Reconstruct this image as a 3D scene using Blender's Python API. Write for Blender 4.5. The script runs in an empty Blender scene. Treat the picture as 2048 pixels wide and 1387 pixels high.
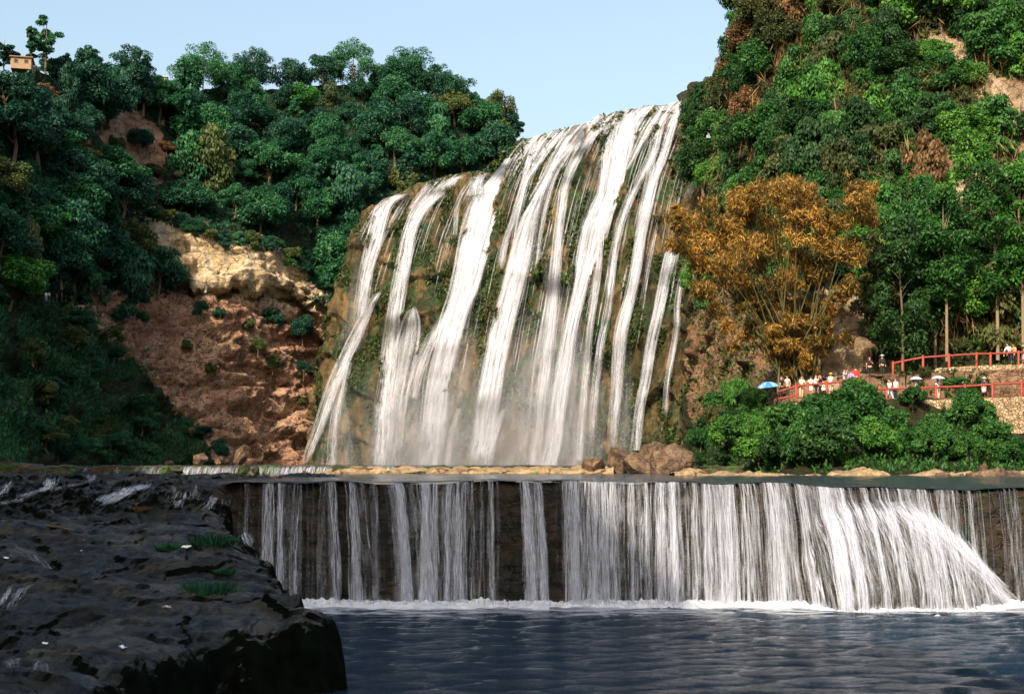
import bpy, bmesh, math, random
import numpy as np
from mathutils import Vector, Matrix, noise
from mathutils.bvhtree import BVHTree

S = bpy.context.scene
COL = S.collection
R = math.radians

# ------------------------------------------------------------------ camera
F = 2844.0
PITCH = math.atan((925 - 693.5) / F)
cd = bpy.data.cameras.new('camera')
cam = bpy.data.objects.new('camera', cd)
COL.objects.link(cam)
cd.sensor_width = 36.0
cd.lens = F / 2048 * 36.0
cd.clip_start = 0.5
cd.clip_end = 4000
cam.location = (0, 0, 0)
cam.rotation_euler = (R(90) + PITCH, 0, 0)
S.camera = cam

# ------------------------------------------------------------------ light
SUN_AZ = math.atan2(-0.905, -0.425)          # where the sun stands (x, y)
SUN_EL = R(38)
SUNV = Vector((math.cos(SUN_EL) * math.cos(SUN_AZ), math.cos(SUN_EL) * math.sin(SUN_AZ), math.sin(SUN_EL)))
w = bpy.data.worlds.new('World')
S.world = w
w.use_nodes = True
nt = w.node_tree
nt.nodes.clear()
wo = nt.nodes.new('ShaderNodeOutputWorld')
wb = nt.nodes.new('ShaderNodeBackground')
sk = nt.nodes.new('ShaderNodeTexSky')
sk.sky_type = 'NISHITA'
sk.sun_disc = False
sk.sun_elevation = SUN_EL
sk.sun_rotation = math.pi / 2 - SUN_AZ      # measured clockwise from +Y
sk.air_density = 1.5
sk.dust_density = 5.3
sk.ozone_density = 1.25
wb.inputs['Strength'].default_value = 0.15
nt.links.new(sk.outputs[0], wb.inputs[0])
nt.links.new(wb.outputs[0], wo.inputs[0])
sl = bpy.data.lights.new('sun', 'SUN')
sl.energy = 4.8
sl.angle = R(0.5)
sl.color = (1.0, 0.86, 0.68)
sun = bpy.data.objects.new('sun', sl)
COL.objects.link(sun)
sun.rotation_euler = SUNV.to_track_quat('Z', 'Y').to_euler()
vs = S.view_settings
S.display_settings.display_device = 'sRGB'
vs.view_transform = 'Standard'
vs.look = 'None'
vs.exposure = 0.8
vs.gamma = 1.0
try:
    S.cycles.transparent_max_bounces = 24
    S.cycles.max_bounces = 6
    S.cycles.diffuse_bounces = 2
    S.cycles.glossy_bounces = 3
    S.cycles.transmission_bounces = 3
    S.cycles.caustics_reflective = False
    S.cycles.caustics_refractive = False
except Exception:
    pass

# ------------------------------------------------------------------ helpers
CP, SP = math.cos(PITCH), math.sin(PITCH)


def ray(px, py):
    a = (px - 1024.0) / F
    b = (693.5 - py) / F
    return Vector((a, CP - b * SP, SP + b * CP))


def P(px, py, D):
    d = ray(px, py)
    return d * (D / d.y)


def PX(p):
    """world point -> photo pixel"""
    yc = p[1] * CP + p[2] * SP
    zc = -p[1] * SP + p[2] * CP
    return 1024 + F * p[0] / yc, 693.5 - F * zc / yc


def tag(o, label=None, cat=None, group=None, kind=None):
    if label: o['label'] = label
    if cat: o['category'] = cat
    if group: o['group'] = group
    if kind: o['kind'] = kind
    return o


def empty(name, loc=(0, 0, 0), rz=0.0):
    o = bpy.data.objects.new(name, None)
    o.empty_display_size = 0.3
    o.location = loc
    o.rotation_euler = (0, 0, rz)
    COL.objects.link(o)
    return o


def link(name, me, parent=None):
    o = bpy.data.objects.new(name, me)
    COL.objects.link(o)
    if parent is not None:
        o.parent = parent
    return o


def fastmesh(name, verts, quads, mats=(), smooth=False, tint=None, uv=None, midx=None):
    """verts (n,3), quads (m,4) numpy -> mesh"""
    verts = np.asarray(verts, dtype=np.float32).reshape(-1, 3)
    quads = np.asarray(quads, dtype=np.int32).reshape(-1, 4)
    me = bpy.data.meshes.new(name)
    me.vertices.add(len(verts))
    me.vertices.foreach_set('co', verts.ravel())
    m = len(quads)
    me.loops.add(m * 4)
    me.loops.foreach_set('vertex_index', quads.ravel())
    me.polygons.add(m)
    me.polygons.foreach_set('loop_start', np.arange(0, m * 4, 4, dtype=np.int32))
    try:
        me.polygons.foreach_set('loop_total', np.full(m, 4, dtype=np.int32))
    except Exception:
        pass
    if midx is not None:
        me.polygons.foreach_set('material_index', np.asarray(midx, dtype=np.int32))
    me.polygons.foreach_set('use_smooth', np.full(m, smooth, dtype=bool))
    for x in mats:
        me.materials.append(x)
    if uv is not None:
        ul = me.uv_layers.new(name='UVMap')
        ul.data.foreach_set('uv', np.asarray(uv, dtype=np.float32)[quads.ravel()].ravel())
    me.update(calc_edges=True)
    if tint is not None:
        at = me.attributes.new('tint', 'FLOAT', 'FACE')
        at.data.foreach_set('value', np.asarray(tint, dtype=np.float32))
    return me


def gridquads(nr, nc):
    i = np.arange(nr * nc).reshape(nr, nc)
    return np.stack([i[:-1, :-1], i[:-1, 1:], i[1:, 1:], i[1:, :-1]], -1).reshape(-1, 4)


class MB:
    def __init__(self):
        self.v, self.f, self.t, self.uv = [], [], [], []
        self.n = 0

    def add(self, v, f, tint=None, uv=None):
        v = np.asarray(v, dtype=np.float32).reshape(-1, 3)
        f = np.asarray(f, dtype=np.int32).reshape(-1, 4)
        self.v.append(v)
        self.f.append(f + self.n)
        self.t.append(np.full(len(f), 0.5) if tint is None else np.asarray(tint))
        self.uv.append(np.zeros((len(v), 2)) if uv is None else np.asarray(uv))
        self.n += len(v)

    def tube(self, pts, radii, sides=7, cap=True):
        pts = [Vector(p) for p in pts]
        rings = []
        ref = Vector((0.3, 0.9, 0.2))
        for i, p in enumerate(pts):
            t = (pts[min(i + 1, len(pts) - 1)] - pts[max(i - 1, 0)])
            if t.length < 1e-6: t = Vector((0, 0, 1))
            t.normalize()
            if abs(t.dot(ref)) > 0.95: ref = Vector((1, 0.1, 0))
            a = t.cross(ref).normalized()
            b = t.cross(a)
            r = radii[i] if hasattr(radii, '__len__') else radii
            rings.append([p + (a * math.cos(2 * math.pi * k / sides) + b * math.sin(2 * math.pi * k / sides)) * r for k in range(sides)])
        v = [q for rg in rings for q in rg]
        f = []
        for i in range(len(rings) - 1):
            for k in range(sides):
                f.append((i * sides + k, i * sides + (k + 1) % sides, (i + 1) * sides + (k + 1) % sides, (i + 1) * sides + k))
        if cap:
            for i, base in ((0, 0), (len(rings) - 1, (len(rings) - 1) * sides)):
                c = len(v)
                v.append(pts[i])
                for k in range(0, sides):
                    f.append((base + k, base + (k + 1) % sides, c, c))
        v = np.array([tuple(q) for q in v])
        f2 = np.array(f)
        # degenerate quads -> duplicate centre vertex avoided by tiny offset
        self.add(v, f2)

    def box(self, c, s, rz=0.0, bev=0.0, tilt=None):
        bm = bmesh.new()
        bmesh.ops.create_cube(bm, size=1.0)
        for q in bm.verts:
            q.co = Vector((q.co.x * s[0], q.co.y * s[1], q.co.z * s[2]))
        if bev > 0:
            bmesh.ops.bevel(bm, geom=bm.edges[:], offset=bev, segments=2, affect='EDGES')
        M = Matrix.Translation(c) @ Matrix.Rotation(rz, 4, 'Z')
        if tilt is not None: M = M @ tilt
        bmesh.ops.transform(bm, matrix=M, verts=bm.verts)
        bm.verts.index_update()
        v = [tuple(q.co) for q in bm.verts]
        f = []
        for fc in bm.faces:
            ids = [q.index for q in fc.verts]
            if len(ids) == 4: f.append(ids)
            elif len(ids) == 3: f.append(ids + [ids[2]])
            else:
                for k in range(1, len(ids) - 1):
                    f.append([ids[0], ids[k], ids[k + 1], ids[k + 1]])
        bm.free()
        self.add(v, f)

    def mesh(self, name, mats, smooth=False, tint=True, uv=False):
        v = np.concatenate(self.v)
        f = np.concatenate(self.f)
        # split out triangles stored as degenerate quads
        tri = f[:, 2] == f[:, 3]
        if tri.any():
            me = bpy.data.meshes.new(name)
            faces = [tuple(q[:3]) if q[2] == q[3] else tuple(q) for q in f.tolist()]
            me.from_pydata(v.tolist(), [], faces)
            for x in mats: me.materials.append(x)
            me.polygons.foreach_set('use_smooth', np.full(len(faces), smooth, dtype=bool))
            if tint:
                at = me.attributes.new('tint', 'FLOAT', 'FACE')
                at.data.foreach_set('value', np.concatenate(self.t).astype(np.float32))
            me.update()
            return me
        return fastmesh(name, v, f, mats, smooth, np.concatenate(self.t) if tint else None, np.concatenate(self.uv) if uv else None)

    def obj(self, name, mats, parent=None, smooth=False, uv=False):
        if not isinstance(mats, (list, tuple)): mats = [mats]
        return link(name, self.mesh(name, mats, smooth, True, uv), parent)


def fbm(p, octv=4, H=1.0):
    return noise.fractal(p, H, 2.0, octv)


# ------------------------------------------------------------------ materials
def newmat(name):
    m = bpy.data.materials.new(name)
    m.use_nodes = True
    t = m.node_tree
    t.nodes.clear()
    out = t.nodes.new('ShaderNodeOutputMaterial')
    return m, t, out


class NT:
    """tiny node helper"""
    def __init__(self, t): self.t = t
    def n(self, typ, **kw):
        x = self.t.nodes.new(typ)
        for k, v in kw.items():
            if k == 'ins':
                for kk, vv in v.items():
                    if hasattr(vv, 'is_output'): self.t.links.new(vv, x.inputs[kk])
                    else: x.inputs[kk].default_value = vv
            else: setattr(x, k, v)
        return x
    def coord(self, kind='Object', scale=(1, 1, 1), loc=(0, 0, 0)):
        c = self.n('ShaderNodeTexCoord')
        m = self.n('ShaderNodeMapping', ins={'Vector': c.outputs[kind], 'Scale': scale, 'Location': loc})
        return m.outputs[0]
    def noise(self, vec, scale, detail=4, rough=0.55, dist=0.0):
        return self.n('ShaderNodeTexNoise', ins={'Vector': vec, 'Scale': scale, 'Detail': detail, 'Roughness': rough, 'Distortion': dist}).outputs[0]
    def ramp(self, fac, stops, interp='LINEAR'):
        r = self.n('ShaderNodeValToRGB', ins={'Fac': fac})
        e = r.color_ramp.elements
        r.color_ramp.interpolation = interp
        while len(e) < len(stops): e.new(0.5)
        for q, (pos, c) in zip(e, stops):
            q.position = pos
            q.color = c if len(c) == 4 else (*c, 1)
        return r.outputs[0]
    def mix(self, fac, a, b, blend='MIX'):
        x = self.n('ShaderNodeMix', data_type='RGBA', blend_type=blend)
        for i, vv in ((0, fac), (6, a), (7, b)):
            if hasattr(vv, 'is_output'): self.t.links.new(vv, x.inputs[i])
            else: x.inputs[i].default_value = vv if i == 0 or len(vv) == 4 else (*vv, 1)
        return x.outputs[2]
    def math(self, op, a, b=0.0, c=None, clamp=False):
        x = self.n('ShaderNodeMath', operation=op, use_clamp=clamp)
        for i, vv in enumerate((a, b) if c is None else (a, b, c)):
            if hasattr(vv, 'is_output'): self.t.links.new(vv, x.inputs[i])
            else: x.inputs[i].default_value = vv
        return x.outputs[0]
    def maprange(self, v, a, b, c=0.0, d=1.0, smooth=True):
        x = self.n('ShaderNodeMapRange', ins={'Value': v, 'From Min': a, 'From Max': b, 'To Min': c, 'To Max': d})
        if smooth: x.interpolation_type = 'SMOOTHSTEP'
        return x.outputs[0]
    def bump(self, h, strength, dist, normal=None):
        ins = {'Height': h, 'Strength': strength, 'Distance': dist}
        if normal is not None: ins['Normal'] = normal
        return self.n('ShaderNodeBump', ins=ins).outputs[0]


def g3(c): return (*c, 1)


def leaf_mat(name, a, b, c, trans=0.35):
    """foliage: colour varies by leaf (tint), by tree (object random) and by clump noise"""
    m, t, out = newmat(name)
    N = NT(t)
    at = N.n('ShaderNodeAttribute', attribute_name='tint')
    oi = N.n('ShaderNodeObjectInfo')
    ns = N.noise(N.coord('Object'), 0.35, 2)
    f = N.math('ADD', N.math('MULTIPLY', at.outputs['Fac'], 0.6), N.math('MULTIPLY', ns, 0.25))
    f = N.math('ADD', f, N.math('MULTIPLY', oi.outputs['Random'], 0.25), clamp=True)
    col = N.ramp(f, [(0.12, a), (0.5, b), (0.95, c)])
    d = N.n('ShaderNodeBsdfPrincipled', ins={'Base Color': col, 'Roughness': 0.55, 'Specular IOR Level': 0.25})
    tr = N.n('ShaderNodeBsdfTranslucent', ins={'Color': col})
    mx = N.n('ShaderNodeMixShader', ins={0: trans})
    t.links.new(d.outputs[0], mx.inputs[1])
    t.links.new(tr.outputs[0], mx.inputs[2])
    t.links.new(mx.outputs[0], out.inputs[0])
    return m


def flat_mat(name, col, rough=0.7, var=0.25, scale=6.0, bump=0.15, spec=0.3):
    m, t, out = newmat(name)
    N = NT(t)
    v = N.coord('Object')
    ns = N.noise(v, scale, 5)
    c = N.mix(ns, tuple(x * (1 - var) for x in col), tuple(min(1, x * (1 + var)) for x in col))
    b = N.bump(N.noise(v, scale * 4, 4), bump, 0.05)
    d = N.n('ShaderNodeBsdfPrincipled', ins={'Base Color': c, 'Roughness': rough, 'Specular IOR Level': spec, 'Normal': b})
    t.links.new(d.outputs[0], out.inputs[0])
    return m


def rock_mat(name, cols, scale=0.25, strata=0.0, streak=0.0, streak_col=(0.05, 0.05, 0.05), green=None, green_amt=0.0, rough=0.85, bump=1.0, crack=0.5, wet=0.3):
    """layered stone: big colour patches, cracks, vertical stains, moss"""
    m, t, out = newmat(name)
    N = NT(t)
    v = N.coord('Object')
    big = N.noise(v, scale, 6, 0.6, 0.4)
    n = len(cols)
    col = N.ramp(big, [(0.3 + 0.42 * i / max(1, n - 1), c) for i, c in enumerate(cols)])
    fine = N.noise(v, scale * 9, 6, 0.65)
    col = N.mix(N.maprange(fine, 0.3, 0.75), N.mix(0.45, col, (0, 0, 0)), col)
    vo = N.n('ShaderNodeTexVoronoi', feature='DISTANCE_TO_EDGE', ins={'Vector': N.mix(0.5 / max(scale, .05) * 0.25, v, N.n('ShaderNodeTexNoise', ins={'Vector': v, 'Scale': scale * 3}).outputs[1], 'ADD'), 'Scale': scale * 2.2})
    ck = N.maprange(vo.outputs[0], 0.0, 0.05)
    ck = N.math('MAXIMUM', ck, N.maprange(N.noise(v, scale * 1.7, 3), 0.42, 0.56))
    col = N.mix(N.math('MULTIPLY', N.math('SUBTRACT', 1.0, ck), crack), col, (0.02, 0.015, 0.01))
    h = N.math('ADD', N.math('MULTIPLY', fine, 0.6), N.math('MULTIPLY', ck, 0.5))
    if strata > 0:
        vz = N.coord('Object', (0.12, 0.12, 1.0))
        st = N.noise(vz, scale * 4, 4, 0.6, 0.6)
        col = N.mix(N.math('MULTIPLY', N.maprange(st, 0.52, 0.66), strata), col, N.mix(0.6, col, (0.03, 0.02, 0.015)))
        h = N.math('ADD', h, N.math('MULTIPLY', st, 1.0))
    if streak > 0:
        vv = N.coord('Object', (1.0, 1.0, 0.07))
        sn = N.noise(vv, scale * 4, 5, 0.6)
        col = N.mix(N.math('MULTIPLY', N.maprange(sn, 0.5, 0.68), streak), col, streak_col)
    if green is not None:
        gn = N.noise(v, scale * 1.6, 6, 0.7)
        k = N.maprange(gn, 0.62 - 0.3 * green_amt, 0.7 - 0.25 * green_amt)
        gc = N.ramp(N.noise(v, scale * 8, 4), [(0.3, tuple(x * 0.5 for x in green)), (0.7, green)])
        col = N.mix(k, col, gc)
    b = N.bump(h, bump, 0.6 / max(scale, 0.05) * 0.25)
    b = N.bump(N.noise(v, scale * 40, 5, 0.7), 0.5, 0.05, b)
    ro = N.maprange(fine, 0.2, 0.8, rough - wet, rough)
    d = N.n('ShaderNodeBsdfPrincipled', ins={'Base Color': col, 'Roughness': ro, 'Specular IOR Level': 0.35, 'Normal': b})
    t.links.new(d.outputs[0], out.inputs[0])
    return m


def water_strip_mat(name, col=(0.86, 0.88, 0.92), lo=0.35, hi=0.65, amax=0.95, vscale=0.35, uscale=6.0, rough=0.5):
    """falling water: white, torn into streaks along its length; UV.x runs across (1 per strip), UV.y is metres along"""
    m, t, out = newmat(name)
    N = NT(t)
    uv = N.n('ShaderNodeUVMap', uv_map='UVMap')
    sep = N.n('ShaderNodeSeparateXYZ', ins={0: uv.outputs[0]})
    fr = N.math('FRACT', sep.outputs[0])
    edge = N.math('SUBTRACT', 1.0, N.math('ABSOLUTE', N.math('SUBTRACT', N.math('MULTIPLY', fr, 2.0), 1.0)))
    edge = N.maprange(edge, 0.0, 0.55)
    cv = N.n('ShaderNodeCombineXYZ', ins={0: N.math('MULTIPLY', sep.outputs[0], uscale), 1: N.math('MULTIPLY', sep.outputs[1], vscale), 2: 0.0})
    n1 = N.noise(cv.outputs[0], 1.0, 4, 0.6)
    cv2 = N.n('ShaderNodeCombineXYZ', ins={0: N.math('MULTIPLY', sep.outputs[0], uscale * 3.1), 1: N.math('MULTIPLY', sep.outputs[1], vscale * 3), 2: 5.0})
    n2 = N.noise(cv2.outputs[0], 1.0, 3, 0.6)
    nn = N.math('ADD', N.math('MULTIPLY', n1, 0.65), N.math('MULTIPLY', n2, 0.35))
    at = N.n('ShaderNodeAttribute', attribute_name='tint')
    a = N.math('MULTIPLY', N.maprange(nn, lo, hi), edge)
    a = N.math('MULTIPLY', a, N.math('MULTIPLY', at.outputs['Fac'], amax), clamp=True)
    d = N.n('ShaderNodeBsdfPrincipled', ins={'Base Color': g3(col), 'Roughness': rough, 'Specular IOR Level': 0.3})
    tl = N.n('ShaderNodeBsdfTranslucent', ins={'Color': g3(col)})
    mx = N.n('ShaderNodeMixShader', ins={0: 0.3, 1: d.outputs[0], 2: tl.outputs[0]})
    tp = N.n('ShaderNodeBsdfTransparent')
    mo = N.n('ShaderNodeMixShader', ins={0: a, 1: tp.outputs[0], 2: mx.outputs[0]})
    t.links.new(mo.outputs[0], out.inputs[0])
    return m


M = {}
M['leaf_dark'] = leaf_mat('dark foliage', (0.004, 0.022, 0.014), (0.010, 0.060, 0.034), (0.035, 0.13, 0.06))
M['leaf_mid'] = leaf_mat('green foliage', (0.006, 0.032, 0.016), (0.016, 0.095, 0.040), (0.06, 0.19, 0.06))
M['leaf_bright'] = leaf_mat('bright foliage', (0.008, 0.05, 0.01), (0.030, 0.15, 0.022), (0.10, 0.28, 0.05))
M['leaf_dark_w'] = leaf_mat('dark warm foliage', (0.005, 0.016, 0.005), (0.014, 0.052, 0.012), (0.05, 0.12, 0.03))
M['leaf_mid_w'] = leaf_mat('warm green foliage', (0.006, 0.026, 0.006), (0.020, 0.090, 0.016), (0.08, 0.19, 0.035))
M['leaf_bright_w'] = leaf_mat('bright warm foliage', (0.010, 0.05, 0.008), (0.040, 0.15, 0.018), (0.14, 0.28, 0.05))
M['leaf_olive_w'] = leaf_mat('olive warm foliage', (0.010, 0.018, 0.006), (0.040, 0.060, 0.016), (0.12, 0.12, 0.035))
M['leaf_dry_w'] = leaf_mat('dry warm foliage', (0.03, 0.018, 0.008), (0.14, 0.082, 0.034), (0.36, 0.22, 0.09))
M['leaf_olive'] = leaf_mat('olive foliage', (0.015, 0.03, 0.01), (0.05, 0.085, 0.022), (0.14, 0.15, 0.045))
M['leaf_dry'] = leaf_mat('dry foliage', (0.035, 0.018, 0.008), (0.13, 0.07, 0.028), (0.30, 0.17, 0.07))
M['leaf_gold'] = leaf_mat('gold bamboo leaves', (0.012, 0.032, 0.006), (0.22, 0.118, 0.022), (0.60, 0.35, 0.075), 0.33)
M['bark'] = flat_mat('bark', (0.10, 0.075, 0.05), 0.9, 0.4, 3)
M['bark_pale'] = flat_mat('pale bark', (0.19, 0.14, 0.09), 0.9, 0.3, 3)
M['culm'] = flat_mat('bamboo culm', (0.060, 0.055, 0.018), 0.5, 0.5, 1.2)
M['red'] = flat_mat('red painted railing', (0.23, 0.042, 0.028), 0.6, 0.45, 5, 0.2)
M['cliff_left'] = rock_mat('pale cliff', [(0.20, 0.10, 0.065), (0.33, 0.20, 0.12), (0.50, 0.36, 0.21), (0.36, 0.28, 0.22)], 0.16, 0.6, 0.5, (0.16, 0.12, 0.11))
M['strip'] = water_strip_mat('falling water', (0.74, 0.76, 0.84), 0.38, 0.68, 0.92, 0.25, 7.0)
M['veil'] = water_strip_mat('water veil', (0.58, 0.59, 0.64), 0.3, 0.75, 0.42, 0.12, 5.0)
M['weir_strip'] = water_strip_mat('weir water', (0.62, 0.65, 0.74), 0.42, 0.68, 0.9, 0.7, 3.0, 0.25)

# ------------------------------------------------------------------ terrain material
def terrain_mat(name, colsA, colsB, soil, scale, strata=0.6):
    m, t, out = newmat(name)
    N = NT(t)
    v = N.coord('Object')
    at = N.n('ShaderNodeVertexColor', layer_name='zone')
    sp = N.n('ShaderNodeSeparateColor', ins={0: at.outputs[0]})
    big = N.noise(v, scale, 6, 0.62, 0.5)
    ca = N.ramp(big, [(0.3 + 0.42 * i / (len(colsA) - 1), c) for i, c in enumerate(colsA)])
    cb = N.ramp(big, [(0.3 + 0.42 * i / (len(colsB) - 1), c) for i, c in enumerate(colsB)])
    col = N.mix(sp.outputs[0], ca, cb)
    fine = N.noise(v, scale * 9, 7, 0.7)
    col = N.mix(N.maprange(fine, 0.36, 0.62), N.mix(0.35, col, (0.02, 0.012, 0.01)), col)
    vo = N.n('ShaderNodeTexVoronoi', feature='DISTANCE_TO_EDGE', ins={'Vector': N.mix(1.0, N.coord('Object', (1, 1, 1.8)), N.n('ShaderNodeTexNoise', ins={'Vector': v, 'Scale': scale * 3, 'Detail': 5}).outputs[1], 'ADD'), 'Scale': scale * 1.6})
    ck = N.maprange(vo.outputs[0], 0.0, 0.03)
    ckm = N.maprange(N.noise(v, scale * 2, 3), 0.46, 0.62)
    col = N.mix(N.math('MULTIPLY', N.math('MULTIPLY', N.math('SUBTRACT', 1.0, ck), ckm), 0.75), col, (0.02, 0.012, 0.008))
    vz = N.coord('Object', (0.10, 0.10, 1.0))
    st = N.noise(vz, scale * 5, 5, 0.62, 0.8)
    stk = N.maprange(st, 0.54, 0.64)
    col = N.mix(N.math('MULTIPLY', stk, strata), col, N.mix(0.75, col, (0.03, 0.02, 0.015)))
    vv = N.coord('Object', (1.0, 1.0, 0.06))
    sn = N.noise(vv, scale * 5, 5, 0.6)
    col = N.mix(N.math('MULTIPLY', N.maprange(sn, 0.52, 0.66), 0.45), col, (0.17, 0.13, 0.13))
    sc = N.ramp(N.noise(v, scale * 5, 6, 0.65), [(0.3, tuple(x * 0.35 for x in soil)), (0.55, soil), (0.75, tuple(min(1, x * 1.7) for x in soil))])
    gm = N.maprange(N.math('ADD', sp.outputs[1], N.math('MULTIPLY', N.math('SUBTRACT', N.noise(v, scale * 4, 6, 0.7), 0.5), 1.1)), 0.42, 0.6)
    col = N.mix(gm, col, sc)
    h = N.math('ADD', N.math('MULTIPLY', fine, 0.8), N.math('ADD', N.math('MULTIPLY', ck, 0.4), N.math('MULTIPLY', st, 0.9)))
    b = N.bump(h, 1.0, 1.3)
    b = N.bump(N.noise(v, scale * 30, 6, 0.75), 0.8, 0.12, b)
    d = N.n('ShaderNodeBsdfPrincipled', ins={'Base Color': col, 'Roughness': 0.88, 'Specular IOR Level': 0.2, 'Normal': b})
    t.links.new(d.outputs[0], out.inputs[0])
    return m


def inpoly(x, y, poly):
    c = False
    n = len(poly)
    j = n - 1
    for i in range(n):
        xi, yi = poly[i]
        xj, yj = poly[j]
        if (yi > y) != (yj > y) and x < (xj - xi) * (y - yi) / (yj - yi) + xi:
            c = not c
        j = i
    return c


def catmull(arr, m):
    """resample rows of control points (n,k,3) along axis 0 to m samples, smooth"""
    arr = np.asarray(arr, dtype=float)
    n = len(arr)
    t = np.linspace(0, n - 1, m)
    i = np.clip(t.astype(int), 0, n - 2)
    f = (t - i).reshape(-1, *([1] * (arr.ndim - 1)))
    p0, p1, p2, p3 = arr[np.clip(i - 1, 0, n - 1)], arr[i], arr[i + 1], arr[np.clip(i + 2, 0, n - 1)]
    return 0.5 * (2 * p1 + (p2 - p0) * f + (2 * p0 - 5 * p1 + 4 * p2 - p3) * f ** 2 + (3 * p1 - p0 - 3 * p2 + p3) * f ** 3)


def lerpres(arr, cnts):
    arr = np.asarray(arr, dtype=float)
    out = []
    for i in range(len(arr) - 1):
        for k in range(cnts[i]):
            f = k / cnts[i]
            out.append(arr[i] * (1 - f) + arr[i + 1] * f)
    out.append(arr[-1])
    return np.array(out)


def surf_normals(G):
    du = np.gradient(G, axis=1)
    dv = np.gradient(G, axis=0)
    n = np.cross(du, dv)
    n /= np.linalg.norm(n, axis=2, keepdims=True) + 1e-9
    return n


def displace(G, fn, toward=None):
    N_ = surf_normals(G)
    # make the normals look towards the gorge (the camera side)
    for_cam = -G / np.linalg.norm(G, axis=2, keepdims=True)
    s = np.sign((N_ * for_cam).sum(2, keepdims=True))
    N_ = N_ * np.where(s == 0, 1, s)
    out = G.copy()
    for r in range(G.shape[0]):
        for c in range(G.shape[1]):
            out[r, c] += N_[r, c] * fn(Vector(G[r, c]), r, c)
    return out, N_


def bvh_of(G):
    q = gridquads(*G.shape[:2])
    return BVHTree.FromPolygons([tuple(x) for x in G.reshape(-1, 3).tolist()], q.tolist())


def add_zone(me, cols):
    a = me.color_attributes.new('zone', 'FLOAT_COLOR', 'POINT')
    a.data.foreach_set('color', np.asarray(cols, dtype=np.float32).ravel())


# ------------------------------------------------------------------ left hillside (runs from beside the camera round behind the falls)
def col_px(px, rows):
    out = []
    for r in rows:
        if len(r) == 3: d = r[2]; out.append((ray(px, 900).x / ray(px, 900).y * d, d, r[1]))
        else: out.append(tuple(P(px, r[0], r[1])))
    return out


def col_w(base, top, zt):
    """column from plan points: base (x,y) at the water, top (x,y) at height zt"""
    b, q = Vector(base), Vector(top)
    fr = [(-0.02, -7), (0.0, 0.0), (0.22, 0.2), (0.38, 0.36), (0.42, 0.4), (0.52, 0.55), (0.74, 0.78), (1.0, 1.0), (2.2, 1.06)]
    return [(*(b.lerp(q, f)), zt * h if h >= 0 else h) for f, h in fr]


left_cols = [  # near columns are unseen, added and raised to shade the shelf and weir
    col_w((-18, -90), (-30, -95), 88),
    col_w((-30, -50), (-44, -50), 88),
    col_w((-37, -15), (-51, -15), 84),
    col_w((-46, 25), (-68, 25), 72),
    col_w((-52, 75), (-80, 78), 68),
    col_w((-54, 118), (-86, 128), 64),
    col_px(0, [('z', -3, 150), (935, 152), (770, 172), (600, 192), (560, 195), (470, 200), (300, 208), (150, 217), ('z', 46, 275)]),
    col_px(75, [('z', -3, 168), (933, 170), (765, 187), (603, 205), (568, 207), (475, 212), (310, 222), (150, 233), ('z', 46, 290)]),
    col_px(150, [('z', -3, 186), (932, 188), (760, 202), (605, 215), (575, 218), (480, 223), (330, 235), (168, 247), ('z', 46, 300)]),
    col_px(300, [('z', -3, 220), (929, 222), (770, 238), (612, 250), (580, 253), (452, 257), (320, 272), (185, 287), ('z', 46, 340)]),
    col_px(450, [('z', -3, 246), (928, 248), (780, 255), (605, 260), (578, 265), (478, 262), (330, 280), (185, 302), ('z', 46, 350)]),
    col_px(580, [('z', -3, 264), (928, 265), (790, 269), (625, 271), (600, 276), (492, 272), (340, 289), (182, 310), ('z', 46, 360)]),
    col_px(680, [('z', -3, 272), (928, 273), (790, 275), (680, 277), (660, 280), (610, 277), (370, 293), (178, 314), ('z', 46, 365)]),
    col_px(800, [('z', -3, 282), (928, 283), (790, 285), (640, 287), (600, 289), (450, 291), (340, 300), (178, 320), ('z', 46, 370)]),
    col_px(940, [('z', -3, 298), (928, 299), (790, 300), (600, 301), (560, 302), (400, 304), (320, 312), (228, 326), ('z', 58, 380)]),
    col_px(1055, [('z', -3, 305), (928, 306), (790, 307), (600, 308), (560, 309), (360, 311), (320, 316), (292, 326), ('z', 52, 380)]),
    col_px(1220, [('z', -3, 315), (928, 316), (790, 317), (600, 318), (560, 319), (360, 321), (340, 324), (310, 330), ('z', 52, 380)]),
]
A = np.array(left_cols)                       # (cols, rows, 3)
ins = []
for ci, colm in enumerate(A):
    px_ = PX(colm[4])[0] if colm[4][1] > 30 else -999
    oh = 1.0 if 310 < px_ < 640 else 0.0
    lipv = colm[4] * 0.93 + colm[5] * 0.07
    dirn = -Vector((colm[4][0], colm[4][1], 0)).normalized()
    if oh: lipv = np.array(tuple(Vector(lipv) + dirn * 5.2))
    ins.append(lipv)
A = np.concatenate([A[:, :5], np.array(ins)[:, None, :], A[:, 5:]], 1)
A = catmull(A, 620)                           # along the gorge
A = np.transpose(A, (1, 0, 2))
LG = lerpres(A, [3, 26, 34, 6, 5, 24, 26, 26, 12])


def sstep_(a, b, x):
    f = max(0.0, min(1.0, (x - a) / (b - a)))
    return f * f * (3 - 2 * f)


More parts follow.
